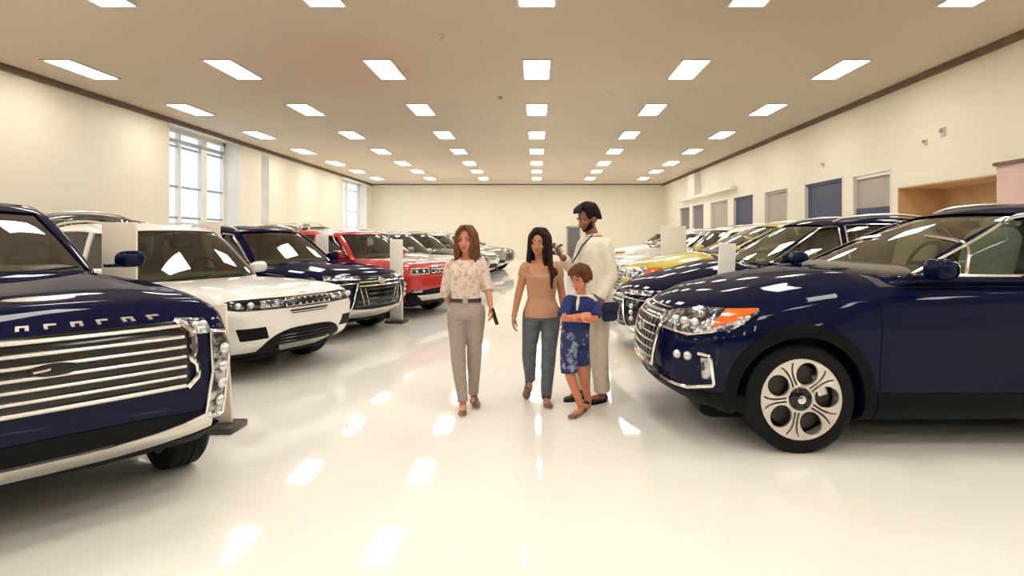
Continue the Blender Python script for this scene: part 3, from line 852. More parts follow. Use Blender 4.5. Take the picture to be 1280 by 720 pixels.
# ------------------------------------------------------------------ the hall
HZ, XL, XRW, YB, YF = 5.1, -11.1, 8.5, 38.7, -9.0
def struct(name, bm, m, parent=None, smooth=False):
    o = link(name, bm, m, parent, smooth)
    if parent is None: o['kind'] = 'structure'
    return o
def quadbox(name, x0, x1, y0, y1, z0, z1, m, parent=None, bevel=0):
    bm = bmesh.new(); box(bm, ((x0+x1)/2, (y0+y1)/2, (z0+z1)/2), (x1-x0, y1-y0, z1-z0), bevel=bevel)
    return struct(name, bm, m, parent)
def wall_with_holes(name, along, pos, thick, lo, hi, z0, z1, holes, m):
    """wall across one axis: cells of a grid, the holes (u0,u1,v0,v1) left open"""
    us = sorted({lo, hi} | {h[0] for h in holes} | {h[1] for h in holes})
    bm = bmesh.new()
    for ua, ub in zip(us, us[1:]):
        vs = [z0, z1]
        for h in holes:
            if h[0] <= ua and ub <= h[1]: vs += [h[2], h[3]]
        vs = sorted(set(vs))
        for va, vb in zip(vs, vs[1:]):
            if any(h[0] <= ua and ub <= h[1] and h[2] <= va and vb <= h[3] for h in holes): continue
            c = (pos+thick/2, (ua+ub)/2, (va+vb)/2); s = (abs(thick), ub-ua, vb-va)
            box(bm, c, s)
    return struct(name, bm, m)

quadbox('floor', XL-.7, XRW+1.6, YF, YB+.3, -.12, 0, 'floor')
quadbox('ceiling', XL-.7, XRW+1.6, YF, YB+.3, HZ, HZ+.15, 'ceiling')
LW = [(17.4, 21.5, 0.0, 5.02), (23.2, 23.9, 0.0, 4.9), (33.0, 37.6, 0.0, 5.0)]
wall_with_holes('wall_left', 'y', XL, -.7, YF, YB, 0, HZ, LW, 'wall')
RH = [(15.98, 18.3, 1.0, 3.22), (13.8, 15.5, 1.0, 3.17), (22.6, 24.9, 1.0, 3.25), (19.5, 21.5, 1.0, 3.22), (25.6, 28.2, 1.0, 3.25),
      (29.3, 31.5, 1.0, 3.27), (32.0, 34.2, 1.0, 3.27), (10.6, 13.57, 0.0, 2.68)]
wall_with_holes('wall_right', 'y', XRW, .3, YF, YB, 0, HZ, RH, 'wall')
quadbox('wall_back', XL-.7, XRW+1.6, YB, YB+.3, 0, HZ, 'wall')
quadbox('wall_front', XL-.7, XRW+1.6, YF-.3, YF, 0, HZ, 'wall_dark')
quadbox('trim_left', XL, XL+.10, YF, YB, HZ-.13, HZ, 'trim')
quadbox('trim_right', XRW-.10, XRW, YF, YB, HZ-.13, HZ, 'trim')
quadbox('trim_back', XL+.1, XRW-.1, YB-.05, YB, HZ-.07, HZ, 'trim')
quadbox('baseboard_left', XL, XL+.03, YF, 17.4, 0, .12, 'white')
quadbox('baseboard_right', XRW-.03, XRW, 13.6, YB, 0, .12, 'white')
# --- tall daylight windows on the left
for i, (y0, y1, z0, z1) in enumerate(LW):
    xo = XL-.60
    bm = bmesh.new()
    for (ya, yb, za, zb_) in [(y0, y0+.12, z0, z1), (y1-.12, y1, z0, z1), (y0, y1, z1-.14, z1), (y0, y1, z0, z0+.14)]:
        box(bm, (xo, (ya+yb)/2, (za+zb_)/2), (.14, yb-ya, zb_-za))
    w = struct('window_%d' % (i+1), bm, 'white'); 
    bm = bmesh.new(); box(bm, (XL-.28, y1-.008, (z0+z1)/2), (.56, .012, z1-z0-.02)); box(bm, (XL-.28, (y0+y1)/2, z1-.008), (.56, y1-y0-.03, .012)); link('daylit_reveal', bm, 'white', w, smooth=False)  # white boards added to make the reveals look lit by daylight
    n = max(1, round((y1-y0)/(1.3 if i == 0 else 2.4)))
    if n > 1:
        bm = bmesh.new()
        for k in range(1, n): 
            yy = y0+(y1-y0)*k/n; wd = .34 if (i == 0 and k == 2) else .12
            box(bm, (xo+.01, yy, (z0+z1)/2), (.13, wd, z1-z0-.28))
        link('mullion', bm, 'white', w, smooth=False)
        bm = bmesh.new()
        for zz in (1.3, 2.15, 3.15, 4.45): box(bm, (xo+.0, (y0+y1)/2, zz), (.09, y1-y0-.24, .07))
        if i == 0: box(bm, (xo+.02, (y0+y1)/2, 4.62), (.16, y1-y0-.24, .10))
        link('transom', bm, 'alu' if i == 0 else 'white', w, smooth=False)
    bm = bmesh.new(); box(bm, (xo-.02, (y0+y1)/2, (z0+z1)/2), (.012, y1-y0-.2, z1-z0-.2))
    link('pane', bm, 'pane', w, smooth=False)
# --- panelled openings on the right
kinds = ['navy_panel', 'grey_panel', 'navy_panel', 'grey_panel', 'grey_panel', 'greyblue_panel', 'greyblue_panel']
for i, ((y0, y1, z0, z1), k) in enumerate(zip(RH[:7], kinds)):
    bm = bmesh.new(); x = XRW
    for (ya, yb, za, zb_) in [(y0, y0+.05, z0, z1), (y1-.05, y1, z0, z1), (y0, y1, z1-.05, z1), (y0, y1, z0, z0+.05)]:
        box(bm, (x+.10, (ya+yb)/2, (za+zb_)/2), (.22, yb-ya, zb_-za))
    w = struct('window_%d' % (i+4), bm, 'white')
    zs = z0+.05
    if i == 1:
        bm = bmesh.new(); box(bm, (x+.09, (y0+y1)/2, 1.66), (.03, y1-y0-.1, 1.22)); link('lower_panel', bm, 'navy_panel', w, smooth=False); zs = 2.27
    bm = bmesh.new(); box(bm, (x+.12, (y0+y1)/2, (zs+z1-.05)/2), (.03, y1-y0-.1, z1-.05-zs))
    link('blind', bm, k, w, smooth=False)
    bm = bmesh.new(); box(bm, (x+.08, (y0+y1)/2, z1-.09), (.07, y1-y0-.1, .08)); link('blind_rail', bm, 'satin' if i == 1 else k, w, smooth=False)
# --- wood-lined recess
y0, y1, z0, z1 = RH[7]; y0 += .004; y1 -= .004; z1 -= .004
bm = bmesh.new(); xa = XRW+.004; xb = XRW+1.1
for (x0_, x1_, ya, yb, za, zb_) in [(xa, xb+.1, y1-.03, y1, 0, z1), (xa, xb+.1, y0, y0+.03, 0, z1), (xb, xb+.1, y0, y1, 0, z1), (xa, xb+.1, y0, y1, z1-.03, z1)]:
    box(bm, ((x0_+x1_)/2, (ya+yb)/2, (za+zb_)/2), (x1_-x0_, yb-ya, zb_-za))
struct('trim_1', bm, 'wood')['label'] = 'tan wood lining of the recess in the right wall'
# --- pale pink screen wall projecting at the right edge
bm = bmesh.new(); box(bm, (XRW-.06, 9.45, 1.4), (.12, 2.1, 2.8)); 
w = struct('trim_2', bm, 'pink_panel'); w['label'] = 'pale pink wall panel under a dark rail on the right wall'
bm = bmesh.new(); box(bm, (XRW-.08, 9.45, 2.83), (.18, 2.16, .06)); link('panel_rail', bm, 'trim', w, smooth=False)
# --- ledge and pier far down the right wall
quadbox('trim_3', XRW-.30, XRW, 24.4, 33.4, 3.56, 3.70, 'white')
quadbox('trim_4', XRW-.32, XRW, 29.9, 31.2, 3.70, 4.85, 'white')
# --- door in the back wall
bm = bmesh.new(); X0, X1 = 2.1, 2.85
box(bm, (X0-.05, YB-.03, 1.1), (.1, .1, 2.3)); box(bm, (X1+.05, YB-.03, 1.1), (.1, .1, 2.3)); box(bm, ((X0+X1)/2, YB-.03, 2.2), (X1-X0+.2, .1, .1))
d = struct('door_1', bm, 'grey_panel')
bm = bmesh.new(); box(bm, ((X0+X1)/2, YB-.02, 1.07), (X1-X0, .05, 2.14)); link('door_leaf', bm, 'greyblue_panel', d, smooth=False)
bm = bmesh.new(); tube(bm, [(X0+.08, YB-.05, 1.0), (X0+.08, YB-.09, 1.0), (X0+.2, YB-.09, 1.0)], .012, 8); link('door_handle', bm, 'chrome', d)
# --- ceiling light panels
ORD = ['first', 'second', 'third', 'fourth', 'fifth', 'sixth', 'seventh', 'eighth', 'ninth', 'tenth', 'eleventh', 'twelfth']
HC = HZ-CAMZ
ROWK = .00148*F*HC; ROW0 = .00337*F*HC; COLS = [-3, -2, -1, 0, 1, 2]
cn = {-3: 'in the column nearest the left wall', -2: 'in the second column from the left wall', -1: 'in the column just left of the middle',
      0: 'in the middle column above the aisle', 1: 'in the column just right of the middle', 2: 'in the column nearest the right wall'}
pw, pd = .1476*HC, .000524*F*HC
ROWS = [-.0028, -.0013, .0002, .0016, .00318, .00476, .00625, .0078, .00926, .01075, .01205, .0135, .0149]
proto = None
for r in range(-4, 8):
    y = F*HC*ROWS[r+4]
    for c in COLS:
        x = c*.9*HC
        if x < XL+.6 or x > XRW-.6: continue
        if proto is None:
            proto = empty('ceiling_light')
            bm = bmesh.new(); t = .05
            for (cx, cy, sx, sy) in [(0, pd/2+t/2, pw+2*t, t), (0, -pd/2-t/2, pw+2*t, t), (pw/2+t/2, 0, t, pd), (-pw/2-t/2, 0, t, pd)]: box(bm, (cx, cy, -.012), (sx, sy, .024), bevel=.004)
            link('light_frame', bm, 'frame_white', proto, smooth=False)
            bm = bmesh.new(); box(bm, (0, 0, -.005), (pw, pd, .01)); link('diffuser', bm, 'lightpanel', proto, smooth=False)
            o = proto
        else: o = copy_tree(proto)
        o.location = (x, y, HZ)
        lab = 'ceiling light %s, %s row away' % (cn[c], ORD[max(r, 0)]) if r >= 0 else 'ceiling light %s, %s' % (cn[c], {-1: 'overhead row', -2: 'first row behind', -3: 'second row behind', -4: 'third row behind'}[r])
        tag(o, lab, 'ceiling light', 'ceiling light panels')
# smoke detectors and wall fittings
def ceil_at(px, py):
    y = F*HC/(VY-py); return ((px-VX)/F*y, y)
for (px, py), lab in (((552, 44), 'small white smoke detector on the ceiling left of the middle light column'), ((625, 121), 'small grey sensor on the ceiling close to the middle light column'), ((760, 118), 'small pale sensor on the ceiling right of the middle light column'), ((592, 216), 'small flush sensor on the ceiling far back near the back wall'), ((746, 215), 'small flush sensor on the ceiling far back, right of the middle lights')):
    x, y = ceil_at(px, py)
    o = empty('smoke_detector', (x, y, HZ), 0, lab, 'smoke detector', 'ceiling sensors')
    bm = bmesh.new(); lathe(bm, [(.001, -.055), (.045, -.05), (.062, -.03), (.066, 0)], 'Z', 20); link('detector_body', bm, 'grey_panel' if px == 625 else 'frame_white', o)
    bm = bmesh.new(); lathe(bm, [(.001, -.063), (.02, -.06), (.024, -.05)], 'Z', 12); link('detector_eye', bm, 'greyblue_panel', o)
for (px, py), lab in (((1180, 165), 'largest small fitting high on the right wall'), ((1158, 178), 'tiny fitting beside the larger one high on the right wall'), ((1030, 206), 'small fitting on the right wall above the navy panel')):
    y = F*XRW/(px-VX); z = CAMZ+(VY-py)/F*y
    o = empty('wall_sensor', (XRW, y, z), 0, lab, 'wall fitting', 'wall fittings')
    s = 1.0 if px == 1180 else .65
    bm = bmesh.new(); box(bm, (-.02, 0, 0), (.04, .12*s, .20*s), bevel=.008); link('sensor_plate', bm, 'frame_white', o)
    bm = bmesh.new(); box(bm, (-.06, 0, .03*s), (.06, .07*s, .09*s), bevel=.01); link('sensor_head', bm, 'grey_panel', o)
# --- sky outside the windows
w = bpy.data.worlds.new('World'); SC.world = w; w.use_nodes = True
bg = w.node_tree.nodes['Background']; bg.inputs['Color'].default_value = (.92, .96, 1, 1); bg.inputs['Strength'].default_value = 1.7
# --- camera
cd = bpy.data.cameras.new('camera'); cam = bpy.data.objects.new('camera', cd); COL.objects.link(cam)
cam.location = (0, 0, CAMZ); cam.rotation_euler = (PI/2, 0, 0); cd.sensor_width = 36; cd.lens = F/1280*36
cd.shift_x = -(VX-640)/1280; cd.shift_y = -(360-VY)/1280; cd.clip_start = .05
SC.camera = cam
# ------------------------------------------------------------------ the cars
def PX(px, y): return (px-VX)/F*y
def by_corner(C, corner, heading, side=-1):
    """place a car so that its front corner (side -1: its right) stands at the floor point"""
    h = Vector((math.cos(R(heading)), math.sin(R(heading)), 0)); l = Vector((-h.y, h.x, 0))
    p = Vector((corner[0], corner[1], 0)) - h*(C.a-.12) - l*side*(C.b-.05)
    return (p.x, p.y, 0)

RIGHT1 = make_car(dict(front='crossover', L=5.0, W=1.9, H=1.80, wr=.379, ww=.25, fo=.95, wb=2.9, belt=1.20, cowl=1.42, rooff=2.78, inset=.05, tumble=.27,
    hood=[(1.0, 1.15), (.5, 1.08), (.16, 1.0), (0, .90)], paint='paint_blue', rim='five', rimratio=.745, sglass='glass_side', lining='cabin_dark', mirror_dx=.09, mirror_z=.085, win_trim='chrome', seat='seat',
    gap=.065, cladw=.08, clear=.17, chin=.07, sillh=.25, bow=.25, rxr=.40, ryr=.34, bpil=-.48, seatx=-.07, gbow=.12, apil=.03, rails='satin', crease=.02, spin=.31, divider=(.38, .27, 1.52)))
place(RIGHT1, loc=(3.38, 4.905, 0), heading=180, label='dark blue crossover at the right edge with amber lamp tips and five-hole alloy wheels')

LEFT1 = make_car(dict(front='slats', L=4.95, W=1.74, H=1.84, wr=.37, fo=.76, wb=3.05, belt=1.19, cowl=2.1, rooff=3.5, inset=.17, tumble=.38,
    hood=[(1.4, 1.18), (.55, 1.16), (.18, 1.125), (0, 1.05)], paint='paint_navy', rim='ten', clear=.25, bow=.05, rxr=.20, ryr=.15, bpil=-1.32, cpil=-1.86, rearroof=.45, rearbase=.08, wscut=.2, seat='seat_dark',
    rake=[.10, .03, 0, .0, .02, .06], cladw=.06, crease=.03))
place(LEFT1, loc=by_corner(LEFT1, (-1.87, 3.46), -41, 1), heading=-41, label='navy car at the left edge with a wide grille of bright slats')

LEFT2 = make_car(dict(front='seven', L=4.6, W=1.84, H=1.69, wr=.375, fo=.93, wb=2.7, belt=.975, cowl=1.5, rooff=2.3, inset=.05, tumble=.22, zs=.865,
    hood=[(1.0, .962), (.5, .950), (.15, .925), (0, .875)], paint='paint_white', rim='seven', clear=.22, bow=.16, rails='satin', cladw=.05, rake=[.16, .05, 0, .01, .03, .07]))
place(LEFT2, loc=by_corner(LEFT2, (-2.96, 5.62), -24), heading=-24, label='white car with a slim seven-slot grille, second in the left row')

LEFT3 = make_car(dict(front='shield', L=4.5, W=1.85, H=1.70, wr=.37, fo=.92, wb=2.67, belt=1.06, cowl=1.4, rooff=2.25, inset=.05, tumble=.25, zs=.88,
    hood=[(1.0, 1.03), (.5, 1.0), (.15, .96), (0, .91)], paint='paint_navy', rim='ten', clear=.24, bow=.2, rails='satin', win_trim='chrome', crease=.03, rake=[.16, .06, 0, .0, .02, .06]))
place(LEFT3, loc=by_corner(LEFT3, (-2.82, 8.0), -24), heading=-24, label='navy car with a chrome-edged shield grille behind the white car')

LEFT4 = make_car(dict(front='block', L=4.4, W=1.82, H=1.67, wr=.36, fo=.85, wb=2.6, belt=1.07, cowl=1.3, rooff=1.95, inset=.05, tumble=.2, zs=.86,
    hood=[(1.0, 1.06), (.5, 1.04), (.12, 1.0), (0, .94)], paint='paint_red', rim='seven', clear=.22, bow=.14, gbow=.14, clad_mat='plastic2', cladw=.08, rake=[.14, .05, 0, .0, .01, .03]))
place(LEFT4, loc=by_corner(LEFT4, (-2.2, 10.4), -22), heading=-22, label='red car with boxed rectangular lamps in the left row')

RIGHT2 = make_car(dict(front='shield', L=4.7, W=1.86, H=1.77, wr=.37, fo=.92, wb=2.8, belt=1.16, cowl=1.45, rooff=2.5, inset=.05, tumble=.25, zs=.80,
    hood=[(1.0, 1.08), (.5, .98), (.16, .90), (0, .81)], paint='paint_blue', rim='ten', clear=.22, bow=.26, rxr=.38, ryr=.3, gbow=.14, apil=.03, rails='satin', win_trim='chrome', crease=.02, sglass='glass'))
place(RIGHT2, loc=(1.0+2.35, 7.63, 0), heading=180, label='dark blue car with a chrome-edged grille behind the blue crossover')
car_copy(RIGHT1, 'paint_yellow', (1.42+2.5, 10.45, 0), 180, 'yellow car, third in the right row')
car_copy(LEFT2, 'paint_white', (1.75+2.35, 13.2, 0), 180, 'white car behind the yellow car in the right row', scale=1.05)
car_copy(LEFT3, 'paint_silver', (2.0+2.25, 15.95, 0), 180, 'silver car, fifth in the right row')
car_copy(LEFT2, 'paint_grey', (2.3+2.35, 18.7, 0), 180, 'taupe grey car, sixth in the right row')
car_copy(RIGHT1, 'paint_white', (2.5+2.5, 21.45, 0), 180, 'white car, seventh in the right row')
car_copy(LEFT3, 'paint_blue', (2.8+2.25, 24.2, 0), 180, 'dark blue car, eighth in the right row')
far_left = [(LEFT3, 'paint_grey', 13.6, 'taupe grey car right behind the red car in the left row'), (LEFT2, 'paint_silver', 16.1, 'silver car, sixth in the left row'),
            (LEFT3, 'paint_black', 18.7, 'black car, seventh in the left row'), (LEFT2, 'paint_white', 21.3, 'white car, eighth in the left row'),
            (LEFT4, 'paint_grey', 23.9, 'taupe grey boxy car, ninth in the left row'), (LEFT3, 'paint_black', 26.5, 'black car at the far end of the left row')]
for C, p, y, lab in far_left:
    xx = {13.6: -1.95, 16.1: -1.85, 18.7: -1.75, 21.3: -1.6, 23.9: -1.5, 26.5: -1.2}[y]
    h = R(-22); car_copy(C, p, (xx-math.cos(h)*C.a, y-math.sin(h)*C.a, 0), -22, lab)
# a second line of taller vehicles along the left wall
car_copy(RIGHT1, 'paint_black', (-9.3, 13.2, 0), 62, 'tall black vehicle parked by the left wall behind the white car', scale=1.12)
car_copy(RIGHT1, 'paint_grey', (-7.75, 19.9, 0), 80, 'tall taupe vehicle parked by the left wall behind the red car', scale=1.10)

# ------------------------------------------------------------------ white display boards
def board(x, y, w, z0, z1, rz, label, m='cream_board', foot=True, lean=0., fw=.34):
    o = empty('display_board', (x, y, 0), R(rz), label, 'display board', 'blank display boards')
    bm = bmesh.new(); box(bm, (0, 0, (z0+z1)/2), (w, .028, z1-z0), rot=Matrix.Rotation(R(lean), 4, 'Y'), bevel=.008)
    link('board_panel', bm, m, o, angle=50)
    bm = bmesh.new(); box(bm, (0, .024, z1/2), (.04, .02, z1-.08), rot=Matrix.Rotation(R(lean), 4, 'Y'), bevel=.004); link('post', bm, 'satin', o)
    if foot:
        bm = bmesh.new(); box(bm, (0, 0, .025), (max(w, fw), .26, .05), bevel=.012); link('foot_plate', bm, 'grey_base', o)
    return o
board(-2.49, 4.50, .18, .05, .98, 0, 'low narrow white board on a dark foot beside the navy car lamp', lean=-3)
board(-4.36, 6.02, .42, .05, 1.66, -10, 'wide cream board in front of the white car windscreen', fw=.2)
board(-4.88, 8.62, .40, .05, 1.74, -24, 'cream board between the white car and the navy car', fw=.2)
board(-4.05, 10.87, .28, .05, 1.56, -22, 'white board standing before the red car side windows', 'white', fw=.2)
board(-2.47, 10.14, .24, .05, 1.47, -10, 'slim white board beside the red car front', 'white')
board(2.02, 6.20, .19, .05, 1.44, 8, 'slim white board between the two blue cars on the right', 'white', lean=3)
board(2.80, 11.82, .52, .05, 1.74, 0, 'wide white board behind the yellow car', 'white')
# ------------------------------------------------------------------ people
M['skin_a'] = mat('light_warm_skin', srgb(206, 142, 112), .5, noise=(14, srgb(198, 132, 104), .35, .65), spec=.3)
M['skin_b'] = mat('tan_skin', srgb(200, 142, 108), .5, noise=(14, srgb(192, 132, 98), .35, .65), spec=.3)
M['skin_c'] = mat('rosy_skin', srgb(214, 142, 106), .5, noise=(14, srgb(206, 132, 98), .35, .65), spec=.3)
M['skin_d'] = mat('brown_skin', srgb(158, 106, 78), .5, noise=(14, srgb(148, 97, 70), .35, .65), spec=.3)
M['lip'] = mat('lip', srgb(166, 84, 76), .4, noise=(30, srgb(158, 78, 70), .4, .6))
M['eye_white'] = mat('eye_white', srgb(226, 220, 212), .3, noise=(30, srgb(220, 214, 206), .4, .6))
M['iris'] = mat('iris', srgb(40, 28, 22), .2, noise=(80, srgb(30, 20, 16), .4, .6))
M['hair_brown'] = mat('light_brown_hair', srgb(128, 84, 54), .65, noise=(60, srgb(92, 56, 34), .35, .65), bump=(160, .5), spec=.18)
M['hair_dark'] = mat('dark_brown_hair', srgb(44, 28, 24), .65, noise=(60, srgb(30, 18, 15), .35, .65), bump=(160, .5), spec=.18)
M['hair_boy'] = mat('short_brown_hair', srgb(104, 66, 44), .65, noise=(60, srgb(78, 48, 30), .35, .65), bump=(160, .5), spec=.18)
M['hair_black'] = mat('black_hair', srgb(24, 20, 20), .65, noise=(60, srgb(16, 13, 13), .35, .65), bump=(160, .5), spec=.18)
M['blouse'] = mat('cream_blouse', srgb(226, 206, 190), .8, noise=(26, srgb(204, 170, 156), .52, .60), bump=(18, .5), sheen=.2)
M['trouser_grey'] = mat('mauve_grey_trousers', srgb(172, 156, 146), .85, noise=(40, srgb(164, 148, 138), .4, .6), bump=(9, .4))
M['tan_top'] = mat('tan_knit_top', srgb(196, 148, 116), .85, noise=(60, srgb(186, 138, 106), .4, .6), bump=(40, .4))
M['denim'] = mat('blue_grey_denim', srgb(88, 97, 103), .85, noise=(18, srgb(106, 115, 120), .4, .7), bump=(12, .5))
M['polo'] = mat('royal_blue_polo', srgb(28, 48, 108), .8, noise=(50, srgb(24, 42, 98), .4, .6), bump=(14, .5))
M['camo'] = mat('blue_patterned_cotton', srgb(40, 50, 96), .85, noise=(17, srgb(140, 146, 170), .50, .60), bump=(14, .5))
M['shirt_white'] = mat('off_white_shirt', srgb(238, 230, 212), .85, noise=(20, srgb(230, 221, 201), .4, .6), bump=(10, .7))
M['trouser_white'] = mat('off_white_trousers', srgb(222, 208, 188), .85, noise=(20, srgb(214, 199, 178), .4, .6), bump=(9, .6))
M['navy_cloth'] = mat('navy_cloth', srgb(34, 38, 74), .8, noise=(30, srgb(28, 32, 64), .4, .6), bump=(20, .4))
M['belt'] = mat('dark_belt', srgb(62, 50, 48), .5, noise=(40, srgb(52, 42, 40), .4, .6))
M['shoe_brown'] = mat('brown_leather', srgb(120, 92, 74), .5, noise=(30, srgb(106, 80, 64), .4, .6))
M['shoe_black'] = mat('dark_leather', srgb(46, 36, 32), .45, noise=(30, srgb(38, 30, 27), .4, .6))
M['sole'] = mat('pale_sole', srgb(196, 180, 160), .6, noise=(30, srgb(186, 170, 150), .4, .6))
M['folder'] = mat('black_white_print', srgb(30, 30, 34), .5, noise=(22, srgb(222, 218, 210), .50, .54))

def ball(bm, c, r, rot=None, seg=2):
    g = bmesh.ops.create_icosphere(bm, subdivisions=seg, radius=1.)
    m = Matrix.Diagonal((r[0], r[1], r[2], 1)) if isinstance(r, (tuple, list)) else Matrix.Diagonal((r, r, r, 1))
    if rot is not None: m = rot.to_4x4() @ m
    bmesh.ops.transform(bm, matrix=Matrix.Translation(c) @ m, verts=g['verts'])

def smooth_chain(pts, rs, n=8):
    """Catmull-Rom through the joints, radii along"""
    P = [Vector(p) for p in pts]; out, ro = [], []
    for i in range(len(P)-1):
        p0 = P[i-1] if i else P[0]*2-P[1]; p3 = P[i+2] if i+2 < len(P) else P[-1]*2-P[-2]
        p1, p2 = P[i], P[i+1]
        for k in range(n):
            t = k/n
            c = .5*((2*p1) + (p2-p0)*t + (2*p0-5*p1+4*p2-p3)*t*t + (3*p1-p0-3*p2+p3)*t**3)
            q = p1.lerp(p2, t)
            out.append(q.lerp(c, .55)); ro.append(rs[i]+(rs[i+1]-rs[i])*(t*t*(3-2*t)))
    out.append(P[-1]); ro.append(rs[-1])
    return out, ro

def limb(bm, pts, rs, upto=1., grow=0., n=8, caps=True):
    out, ro = smooth_chain(pts, rs, n)
    k = max(2, int(round(len(out)*upto)))
    out, ro = out[:k], [r+grow for r in ro[:k]]
    tube(bm, out, ro, 14)
    if caps:
        ball(bm, out[0], ro[0]); 
        if upto >= 1: ball(bm, out[-1], ro[-1])
    return out[-1], ro[-1]

def torso(bm, rings, yaw=0., grow=0., n=26):
    """rings (x, y, z, half width, half depth) from below upwards"""
    L = []
    cy, sy = math.cos(yaw), math.sin(yaw)
    for x, y, z, a, b in rings:
        ring = []
        for k in range(n):
            t = 2*PI*k/n
            c, s = math.cos(t), math.sin(t)
            ex = .85
            u = (abs(c)**ex)*(1 if c > 0 else -1)*(a+grow); v = (abs(s)**ex)*(1 if s > 0 else -1)*(b+grow)
            ring.append(bm.verts.new((x+u*cy-v*sy, y+u*sy+v*cy, z)))
        L.append(ring)
    for A, B in zip(L, L[1:]):
        for k in range(n): bm.faces.new((A[k], A[(k+1) % n], B[(k+1) % n], B[k]))
    bm.faces.new(L[0][::-1]); bm.faces.new(L[-1])

def fuse(name, bm, m, parent, voxel=.006, it=4, fac=.5):
    """union of overlapping closed shapes as one continuous skin"""
    bmesh.ops.recalc_face_normals(bm, faces=bm.faces)
    o = link('fuse', bm, m, smooth=False)
    me = evaluated(o, [('REMESH', dict(mode='VOXEL', voxel_size=voxel, adaptivity=0.)), ('SMOOTH', dict(factor=fac, iterations=it))])
    me.materials.clear()
    return link(name, me, m, parent, angle=180)

def frame(fwd, up):
    f = Vector(fwd).normalized(); u = Vector(up); s = f.cross(u).normalized(); u = s.cross(f).normalized()
    return f, s, u

def hand(bm, wrist, fwd, palm, thumb_side, curl=.45, s=1.):
    """palm and five jointed fingers; fwd along the hand, palm = direction the palm faces"""
    f = Vector(fwd).normalized(); p = Vector(palm); p = (p - f*p.dot(f)).normalized(); a = f.cross(p).normalized()*thumb_side
    w = Vector(wrist)
    rot = Matrix((f, a, p)).transposed()
    ball(bm, w+f*.046*s, (.05*s, .038*s, .017*s), rot, 3)
    ball(bm, w+f*.012*s, (.03*s, .026*s, .02*s), rot, 2)
    lens = [.068, .076, .071, .056]
    for k in range(4):
        off = (.030-.020*k)*s
        base = w + f*(.082-.004*abs(k-1.3))*s + a*off
        d = (f + a*(.10-.075*k)).normalized()
        q = base - d*.02*s; pts = [q, base]; ang = 0
        for j, fr in enumerate((.45, .32, .23)):
            ang += curl*(.7 if j == 0 else 1.)
            dd = d*math.cos(ang) + p*math.sin(ang)
            pts.append(pts[-1] + dd*lens[k]*fr*s)
        tube(bm, pts, [.0088*s, .0088*s, .0082*s, .0076*s, .0064*s], 8); ball(bm, pts[-1], .0064*s, seg=1)
    b0 = w + f*.022*s + a*.026*s
    t1 = b0 + (f*.55 + a*.75 + p*.25).normalized()*.038*s
    t2 = t1 + (f*.85 + a*.35 + p*.35).normalized()*.030*s
    t3 = t2 + (f*.9 + a*.05 + p*.45).normalized()*.024*s
    tube(bm, [b0, t1, t2, t3], [.0125*s, .0105*s, .0092*s, .0072*s], 8); ball(bm, t3, .0072*s, seg=1)

def head_rot(yaw, pitch, roll=0.):
    return Matrix.Rotation(yaw, 3, 'Z') @ Matrix.Rotation(roll, 3, 'Y') @ Matrix.Rotation(pitch, 3, 'X')

def head(bm, c, rot, s=1., child=False):
    H = lambda x, y, z: Vector(c) + rot @ Vector((x*s, y*s, z*s))
    ball(bm, H(0, .014, .022), (.074*s, .093*s, .094*s), rot, 3)
    ball(bm, H(0, -.026, -.038), (.056*s, .060*s, .070*s), rot, 3)
    ball(bm, H(0, -.056, -.086), (.026*s, .024*s, .022*s), rot, 2)          # chin
    for q in (-1, 1):
        ball(bm, H(q*.034, -.056, -.028), (.024*s, .022*s, .022*s), rot, 2)  # cheek
        ball(bm, H(q*.075, .012, -.012), (.010*s, .022*s, .031*s), rot, 2)   # ear
        ball(bm, H(q*.028, -.076, .026), (.024*s, .012*s, .009*s), rot, 2)   # brow ridge
        ball(bm, H(q*.010, -.090, -.036), (.009*s, .010*s, .008*s), rot, 1)
    tube(bm, [H(0, -.078, .014), H(0, -.092, -.012), H(0, -.103, -.030), H(0, -.088, -.040)], [.009*s, .010*s, .013*s, .009*s], 10)
    ball(bm, H(0, -.083, -.060), (.022*s, .010*s, .012*s), rot, 2)          # mouth mound

def face_bits(root, c, rot, s, brow, mouth=True):
    H = lambda x, y, z: Vector(c) + rot @ Vector((x*s, y*s, z*s))
    for q in (-1, 1):
        bm = bmesh.new(); ball(bm, H(q*.030, -.0745, .006), (.0105*s, .006*s, .0042*s), rot, 2); e = link('eye', bm, 'eye_white', root)
        bm = bmesh.new(); ball(bm, H(q*.030, -.0805, .006), (.0055*s, .003*s, .0050*s), rot, 2); link('iris', bm, 'iris', e)
        bm = bmesh.new(); tube(bm, [H(q*.014, -.088, .027), H(q*.030, -.087, .033), H(q*.046, -.076, .028)], [.0032*s, .004*s, .002*s], 6); link('eyebrow', bm, brow, root)
    if mouth:
        bm = bmesh.new()
        ball(bm, H(0, -.0915, -.057), (.019*s, .005*s, .0045*s), rot, 2); ball(bm, H(0, -.090, -.065), (.016*s, .005*s, .005*s), rot, 2)
        link('lips', bm, 'lip', root)

